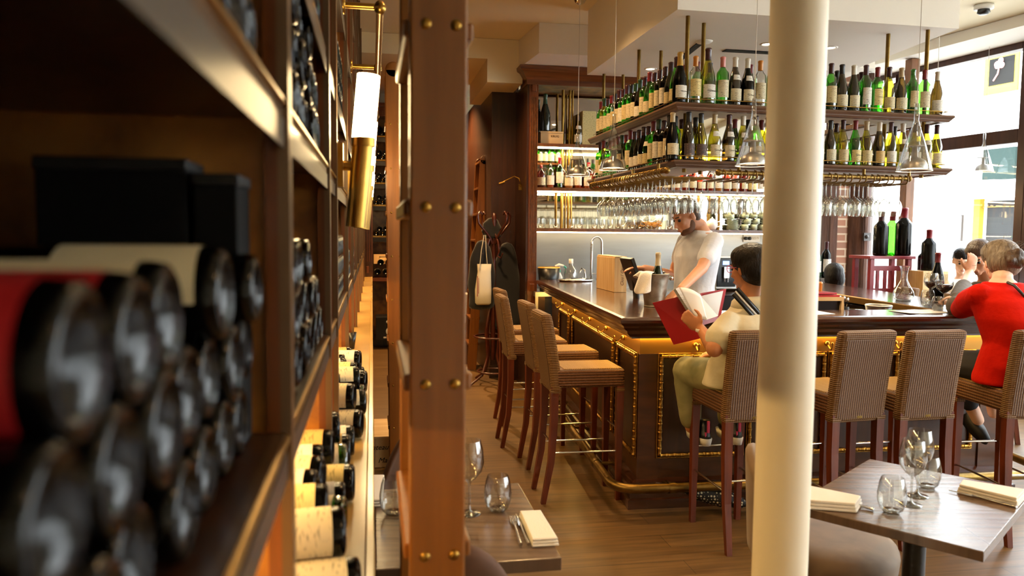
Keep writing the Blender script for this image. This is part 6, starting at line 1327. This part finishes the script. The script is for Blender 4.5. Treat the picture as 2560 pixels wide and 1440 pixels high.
for k, (an, u) in enumerate(((anL, 1757), (anR, 1834))):
    f_ = Py(u, 1112, 4.02); x, y = f_.x, f_.y; zb = .437
    s_ = part('shoe', MB().loft([((x, y-.02, zb+.035), (.036, 0, 0), (0, .05, 0)), ((x, y+.0, zb+.06), (.038, 0, 0), (0, .06, 0)), ((x, y-.0, zb+.10), (.034, 0, 0), (0, .045, 0)), ((x, y-.005, zb+.135), (.032, 0, 0), (0, .038, 0))], seg=18).ell((x, y+.09, zb+.055), (.036, .09, .03)), 'black', pw_, world=True)
    part('sole', MB().loft([((x, y+.06, zb), (.036, 0, 0), (0, .13, 0)), ((x, y+.06, zb+.04), (.042, 0, 0), (0, .14, 0))], seg=20, pw=2.6), 'sole', s_, world=False).location = (0, 0, 0)
    sol = [o for o in bpy.data.objects if o.parent == s_][0]; sol.data.transform(MX.Translation(-V(pw_.location)))
    pk = MB().box(x-.006, x+.006, y-.072, y-.06, zb+.075, zb+.14).box(x-.014, x-.006, y-.06, y-.05, zb+.05, zb+.075); o = part('heel_tab', pk, 'pink', s_); o.data.transform(MX.Translation(-V(pw_.location)))
wb_ = part('wristband', MB().lathe([(.031, -.008), (.033, 0), (.031, .008)], lrp(wrL, elL, .1), seg=20, T=frame((0, 1, 0), (wrL-elL))), 'strap_white', pw_, world=True, solid=.003)
# menu in her hand
mn = thing('menu', 'large open red menu held up by the seated woman', 'menu', Wp(1700, 800, 3.97))
def leaf(pts, th, mat, name, par, n=1):
    P_ = [Wp(u, v, y) for u, v, y in pts]; nn = (P_[1]-P_[0]).cross(P_[3]-P_[0]).normalized()*th
    return part(name, MB().hexa([p for p in P_]+[p+nn for p in P_]), mat, par, world=True)
leaf([(1631, 757, 4.04), (1722, 736, 3.96), (1752, 846, 3.93), (1684, 862, 4.00)], .003, 'menu_red', 'cover', mn)
leaf([(1752, 733, 3.98), (1816, 722, 4.06), (1800, 800, 4.06), (1752, 815, 3.97)], .003, 'menu_red', 'cover', mn)
leaf([(1689, 722, 3.94), (1698, 718, 3.965), (1746, 792, 3.96), (1736, 797, 3.92)], .016, 'paper_edge', 'page_stack', mn)
def pg(i, j):
    a = Wp(1697, 718, 3.93).lerp(Wp(1752, 738, 3.96), i); b = Wp(1738, 794, 3.915).lerp(Wp(1768, 800, 3.96), i); p = a.lerp(b, j); return p+V((0, -.008*math.sin(PI*i), .012*math.sin(PI*i)*(1-j)))
part('page', MB().grid(pg, 10, 6), 'paper', mn, world=True, solid=.001)
leaf([(1752, 740, 3.96), (1808, 727, 4.035), (1795, 790, 4.035), (1765, 800, 3.955)], .001, 'paper', 'page', mn)
# ---- woman in the red sweater
pel = V((3.42, 3.60, .91)); sho = Wp(2510, 722, 3.72); nk = Wp(2506, 700, 3.76); che = lrp(sho, pel, .38)+V((0, -.03, 0)); wai = lrp(sho, pel, .72)+V((0, -.02, 0))
fwd = V((-.15, .98, 0)).normalized(); rt = fwd.cross(V((0, 0, 1))).normalized(); hc = Wp(2500, 655, 3.85); Rh = frame((.25, .95, -.25))
shL, shR = sho-rt*.17+V((0, 0, -.03)), sho+rt*.17+V((0, 0, -.03)); elL = Wp(2404, 772, 4.02); wrL = Wp(2418, 752, 4.22); elR = shR+V((.1, .2, -.16)); wrR = shR+V((-.02, .45, -.16))
pr3 = thing('person', 'grey-haired woman in a bright red sweater leaning on the bar, seen from behind', 'person', (3.42, 3.60, .80))
m = MB(); head(m, hc, Rh, 1.0); limb(m, [nk-V((0, 0, .04)), nk, hc+Rh @ V((0, -.02, -.05))], [.055, .052, .052]); torso(m, pel, wai, che, sho, nk, fwd, rt, 0, .95)
limb(m, [shL, elL, wrL], [.048, .04, .026]); limb(m, [shR, elR, wrR], [.048, .04, .026]); hand(m, wrL, (-.35, .5, .15), (0, .2, -1), .5, 1, .95); hand(m, wrR, (-.3, .9, 0), (0, 0, -1), .4, -1, .95)
knL, knR = V((3.33, 4.0, .86)), V((3.6, 4.02, .86)); anL = Wp(2445, 1050, 4.0); anR = V((3.62, 3.98, .56))
limb(m, [pel+V((-.08, 0, 0)), knL, anL], [.08, .055, .034]); limb(m, [pel+V((.09, 0, 0)), knR, anR], [.08, .055, .034])
part('body', m, 'skin_pale', pr3, world=True, remesh=.0065, smooth=3); eyes(pr3, hc, Rh)
m = MB(); hairdo(m, hc, Rh, 1, [((0, -.012, .045), (.096, .106, .084)), ((0, -.05, -.01), (.092, .08, .09)), ((0, .01, .06), (.09, .085, .07))])
bn = hc+Rh @ V((.015, -.125, -.01)); 
mb_ = MB()
for k in range(9): a = k*.7; mb_.ell(bn+Rh @ V((.036*math.cos(a), -.01*(k % 3), .036*math.sin(a))), (.027, .024, .022))
mb_.ell(bn, .04); part('hair_bun', mb_, 'hair_brown', pr3, world=True, remesh=.006, smooth=2)
part('hair', m, 'hair_grey', pr3, world=True, remesh=.008, smooth=2)
r2 = random.Random(4); m = MB()
for k in range(60):
    a = r2.uniform(0, 2*PI); b = r2.uniform(-.6, 1.2); d0 = Rh @ V((math.cos(a)*math.cos(b)*.1, math.sin(a)*math.cos(b)*.1-.02, math.sin(b)*.09+.02)); p = hc+d0; e = V((r2.uniform(-1, 1), r2.uniform(-1, 1), r2.uniform(-.6, .6)))*.03
    m.tube([p, p+d0*.22+e*.5, p+d0*.25+e*1.3], [.0012, .001, .0005], seg=4)
part('loose_strands', m, 'hair_grey', pr3, world=True)
m = MB(); torso(m, pel, wai, che, sho, lrp(nk, sho, .25), fwd, rt, .03, 1.0, 1.1)
m.loft([(wai+V((0, 0, .04)), rt*.175, fwd*.14), (pel+V((0, .03, .05)), rt*.20, fwd*.155), (pel+V((0, .05, -.06)), rt*.22, fwd*.165), (pel+V((0, .05, -.10)), rt*.225, fwd*.165)], seg=24)
limb(m, [shL, lrp(shL, elL, .5), elL, lrp(elL, wrL, .7)], [.064, .078, .06, .046]); limb(m, [shR, elR, lrp(elR, wrR, .85)], [.064, .066, .046])
part('sweater', m, 'sweater', pr3, world=True, remesh=.009, smooth=5)
part('bag_strap', MB().tube([Wp(2519, 706, 3.66), Wp(2536, 714, 3.60), Wp(2556, 735, 3.565), Wp(2590, 775, 3.55), Wp(2625, 820, 3.55)], .008, seg=6), 'iron', pr3, world=True)
m = MB(); limb(m, [pel+V((-.08, 0, -.02)), knL, lrp(knL, anL, .7)], [.105, .08, .05]); limb(m, [pel+V((.09, 0, -.02)), knR, lrp(knR, anR, .7)], [.105, .08, .05]); m.ell(pel+V((0, .03, -.03)), (.19, .17, .1)); part('trousers', m, 'trousers', pr3, world=True, remesh=.011, smooth=4)
f_ = Wp(2452, 1088, 3.99)
s_ = part('shoe', MB(MX.Translation(f_) @ MX.Rotation(.5, 4, 'X')).loft([((0, .05, -.02), (.036, 0, 0), (0, .11, 0)), ((0, .05, .02), (.038, 0, 0), (0, .115, 0)), ((0, .07, .045), (.03, 0, 0), (0, .08, 0))], seg=18), 'char', pr3, world=True)
# ---- man with his hand on his forehead
pel = V((4.52, 5.06, .92)); sho = Wp(2478, 722, 5.0); nk = Wp(2468, 700, 5.0); che = lrp(sho, pel, .35); wai = lrp(sho, pel, .7)
fwd = V((-.85, -.4, 0)).normalized(); rt = fwd.cross(V((0, 0, 1))).normalized(); hc = Wp(2448, 642, 4.95); Rh = frame((-.75, -.35, -.55))
shA, shB = sho+rt*.18+V((0, 0, -.03)), sho-rt*.18+V((0, 0, -.03))
elA = Pz(2392, 766, 1.175); wrA = Wp(2422, 682, 4.78); elB = Pz(2420, 745, 1.18); wrB = elB+V((-.18, -.1, .0))
pm_ = thing('person', 'man in a brown jacket propping his forehead on his hand at the bar', 'person', (4.52, 5.06, .80))
m = MB(); head(m, hc, Rh, 1.0); limb(m, [nk-V((0, 0, .04)), nk, hc+Rh @ V((0, -.02, -.05))], [.06, .056, .055]); torso(m, pel, wai, che, sho, nk, fwd, rt)
limb(m, [shA, elA, wrA], [.05, .042, .028]); limb(m, [shB, elB, wrB], [.05, .042, .028]); hand(m, wrA, (.35, .1, .9), (.3, .9, .1), .35, 1); hand(m, wrB, (-.9, -.3, 0), (0, 0, -1), .3, 1)
knA, knB = pel+V((-.36, -.06, -.06)), pel+V((-.36, -.24, -.06)); limb(m, [pel, knA, knA+V((-.02, 0, -.38))], [.08, .055, .036]); limb(m, [pel, knB, knB+V((-.02, 0, -.38))], [.08, .055, .036])
part('body', m, 'skin', pm_, world=True, remesh=.008, smooth=3); eyes(pm_, hc, Rh)
m = MB(); hairdo(m, hc, Rh, 1, SHORT+[((0, .03, .075), (.07, .06, .045))]); part('hair', m, 'hair_brown', pm_, world=True, remesh=.008, smooth=2)
m = MB(); torso(m, pel, wai, che, sho, lrp(nk, sho, .2), fwd, rt, .03, 1.0, 1.1); limb(m, [shA, lrp(shA, elA, .5), elA, lrp(elA, wrA, .55)], [.08, .075, .062, .052]); limb(m, [shB, elB, lrp(elB, wrB, .8)], [.08, .062, .05]); part('jacket', m, 'jacket', pm_, world=True, remesh=.01, smooth=4)
m = MB(); limb(m, [pel, knA, knA+V((-.02, 0, -.34))], [.1, .08, .06]); limb(m, [pel, knB, knB+V((-.02, 0, -.34))], [.1, .08, .06]); part('trousers', m, 'jeans', pm_, world=True, remesh=.014, smooth=3)
for kn in (knA, knB): part('shoe', MB().ell(kn+V((-.06, 0, -.41)), (.13, .045, .045)), 'shoe_tan', pm_, world=True)
# ---- distant woman with dark hair, facing the room
hc = Wp(2404, 652, 6.55); pd = thing('person', 'dark-haired woman smiling by the window, looking down', 'person', (hc.x+.05, 6.6, .8)); pel = V((hc.x+.05, 6.6, .90)); sho = V((hc.x+.03, 6.57, hc.z-.20)); nk = sho+V((0, 0, .05)); fwd = V((-.4, -.9, 0)).normalized(); rt = fwd.cross(V((0, 0, 1))).normalized(); Rh = frame((-.45, -.8, -.4))
m = MB(); head(m, hc, Rh, .95); limb(m, [nk-V((0, 0, .03)), nk, hc+Rh @ V((0, -.02, -.05))], [.05, .048, .048]); torso(m, pel, lrp(pel, sho, .35), lrp(pel, sho, .68), sho, nk, fwd, rt, 0, .9)
for q in (-1, 1): limb(m, [sho+rt*.16*q+V((0, 0, -.03)), sho+rt*.2*q+V((0, 0, -.28)), sho+rt*.1*q+fwd*.22+V((0, 0, -.34))], [.045, .038, .026]); limb(m, [pel+rt*.08*q, pel+rt*.1*q+fwd*.38+V((0, 0, -.05)), pel+rt*.1*q+fwd*.38+V((0, 0, -.42))], [.075, .05, .035]); hand(m, sho+rt*.1*q+fwd*.22+V((0, 0, -.34)), fwd, (0, 0, -1), .4, q, .9)
part('body', m, 'skin_pale', pd, world=True, remesh=.009, smooth=3); eyes(pd, hc, Rh, .95)
m = MB(); hairdo(m, hc, Rh, .97, SHORT+[((0, -.11, -.03), (.03, .04, .035))]); part('hair', m, 'hair_dark', pd, world=True, remesh=.008, smooth=2)
m = MB(); torso(m, pel, lrp(pel, sho, .35), lrp(pel, sho, .68), sho, lrp(nk, sho, .4), fwd, rt, .016, .92)
for q in (-1, 1): limb(m, [sho+rt*.16*q+V((0, 0, -.03)), sho+rt*.2*q+V((0, 0, -.28))], [.06, .05])
part('top', m, 'tee', pd, world=True, remesh=.01, smooth=3)
m = MB()
for q in (-1, 1): limb(m, [pel+rt*.08*q+V((0, 0, -.0)), pel+rt*.1*q+fwd*.38+V((0, 0, -.05)), pel+rt*.1*q+fwd*.38+V((0, 0, -.4))], [.095, .065, .05])
part('trousers', m, 'jeans', pd, world=True, remesh=.014, smooth=3)
# ---- guest with a black bob seen from behind at the far wing
hc = Wp(2084, 686, 7.5); pe = thing('person', 'guest with a greying black bob seen from behind before the brick pier', 'person', (hc.x, 7.5, .45)); pel = V((hc.x, 7.5, .56)); sho = V((hc.x, 7.5, hc.z-.20)); nk = sho+V((0, 0, .05)); fwd = V((.3, .95, 0)).normalized(); rt = fwd.cross(V((0, 0, 1))).normalized(); Rh = frame((.3, .95, -.1))
m = MB(); head(m, hc, Rh, 1); limb(m, [nk-V((0, 0, .03)), nk, hc+Rh @ V((0, -.02, -.05))], [.05, .048, .048]); torso(m, pel, lrp(pel, sho, .35), lrp(pel, sho, .68), sho, nk, fwd, rt, 0, .9)
for q in (-1, 1): limb(m, [sho+rt*.16*q+V((0, 0, -.03)), sho+rt*.2*q+V((0, 0, -.26)), sho+rt*.1*q+fwd*.22+V((0, 0, -.28))], [.045, .038, .026]); limb(m, [pel+rt*.08*q, pel+rt*.1*q+fwd*.4, pel+rt*.1*q+fwd*.42+V((0, 0, -.45))], [.075, .05, .035]); hand(m, sho+rt*.1*q+fwd*.22+V((0, 0, -.28)), fwd, (0, 0, -1), .4, q, .9)
part('body', m, 'skin_pale', pe, world=True, remesh=.01, smooth=3)
m = MB(); hairdo(m, hc, Rh, 1, [((0, -.02, .03), (.1, .11, .095)), ((0, -.035, -.02), (.104, .1, .11)), ((0, -.04, -.06), (.106, .085, .09))]); part('hair', m, 'hair_dark', pe, world=True, remesh=.009, smooth=2)
m = MB(); torso(m, pel, lrp(pel, sho, .35), lrp(pel, sho, .68), sho, lrp(nk, sho, .4), fwd, rt, .016, .95)
for q in (-1, 1): limb(m, [sho+rt*.16*q+V((0, 0, -.03)), sho+rt*.2*q+V((0, 0, -.26))], [.06, .05])
part('top', m, 'tee', pe, world=True, remesh=.01, smooth=3)
m = MB()
for q in (-1, 1): limb(m, [pel+rt*.08*q, pel+rt*.1*q+fwd*.4, pel+rt*.1*q+fwd*.42+V((0, 0, -.43))], [.095, .065, .05])
part('trousers', m, 'trousers', pe, world=True, remesh=.014, smooth=3)
tub_chair((hc.x, 7.5, 0), -.3, 'velvet', 'velvet chair under the guest with the black bob', h=.75)
# ---------------------------------------------------------------- camera, world, view
cd = bpy.data.cameras.new('camera'); cam = bpy.data.objects.new('camera', cd); C.objects.link(cam)
M3 = MX((cr, cu, -fw)).transposed(); cam.matrix_world = MX.Translation(EYE) @ M3.to_4x4()
cd.sensor_width = 36; cd.lens = 36*FP/2560; cd.clip_start = .03; cd.clip_end = 200
cd.dof.use_dof = True; cd.dof.focus_distance = 4.7; cd.dof.aperture_fstop = 3.6; cd.dof.aperture_blades = 0
sc = bpy.context.scene; sc.camera = cam
w = bpy.data.worlds.new('world'); sc.world = w; w.use_nodes = True
bg = w.node_tree.nodes['Background']; bg.inputs[0].default_value = (.86, .93, 1, 1); bg.inputs[1].default_value = 10.0
sc.view_settings.view_transform = 'Standard'; sc.view_settings.look = 'None'; sc.view_settings.gamma = 1; sc.view_settings.exposure = 1.0
try:
    cy = sc.cycles; cy.max_bounces = 8; cy.adaptive_threshold = .03; cy.diffuse_bounces = 4; cy.glossy_bounces = 4; cy.transmission_bounces = 4; cy.transparent_max_bounces = 28
    cy.use_denoising = True; cy.sample_clamp_indirect = 6; cy.caustics_reflective = False; cy.caustics_refractive = False; cy.use_light_tree = True; cy.blur_glossy = .5
except Exception: pass
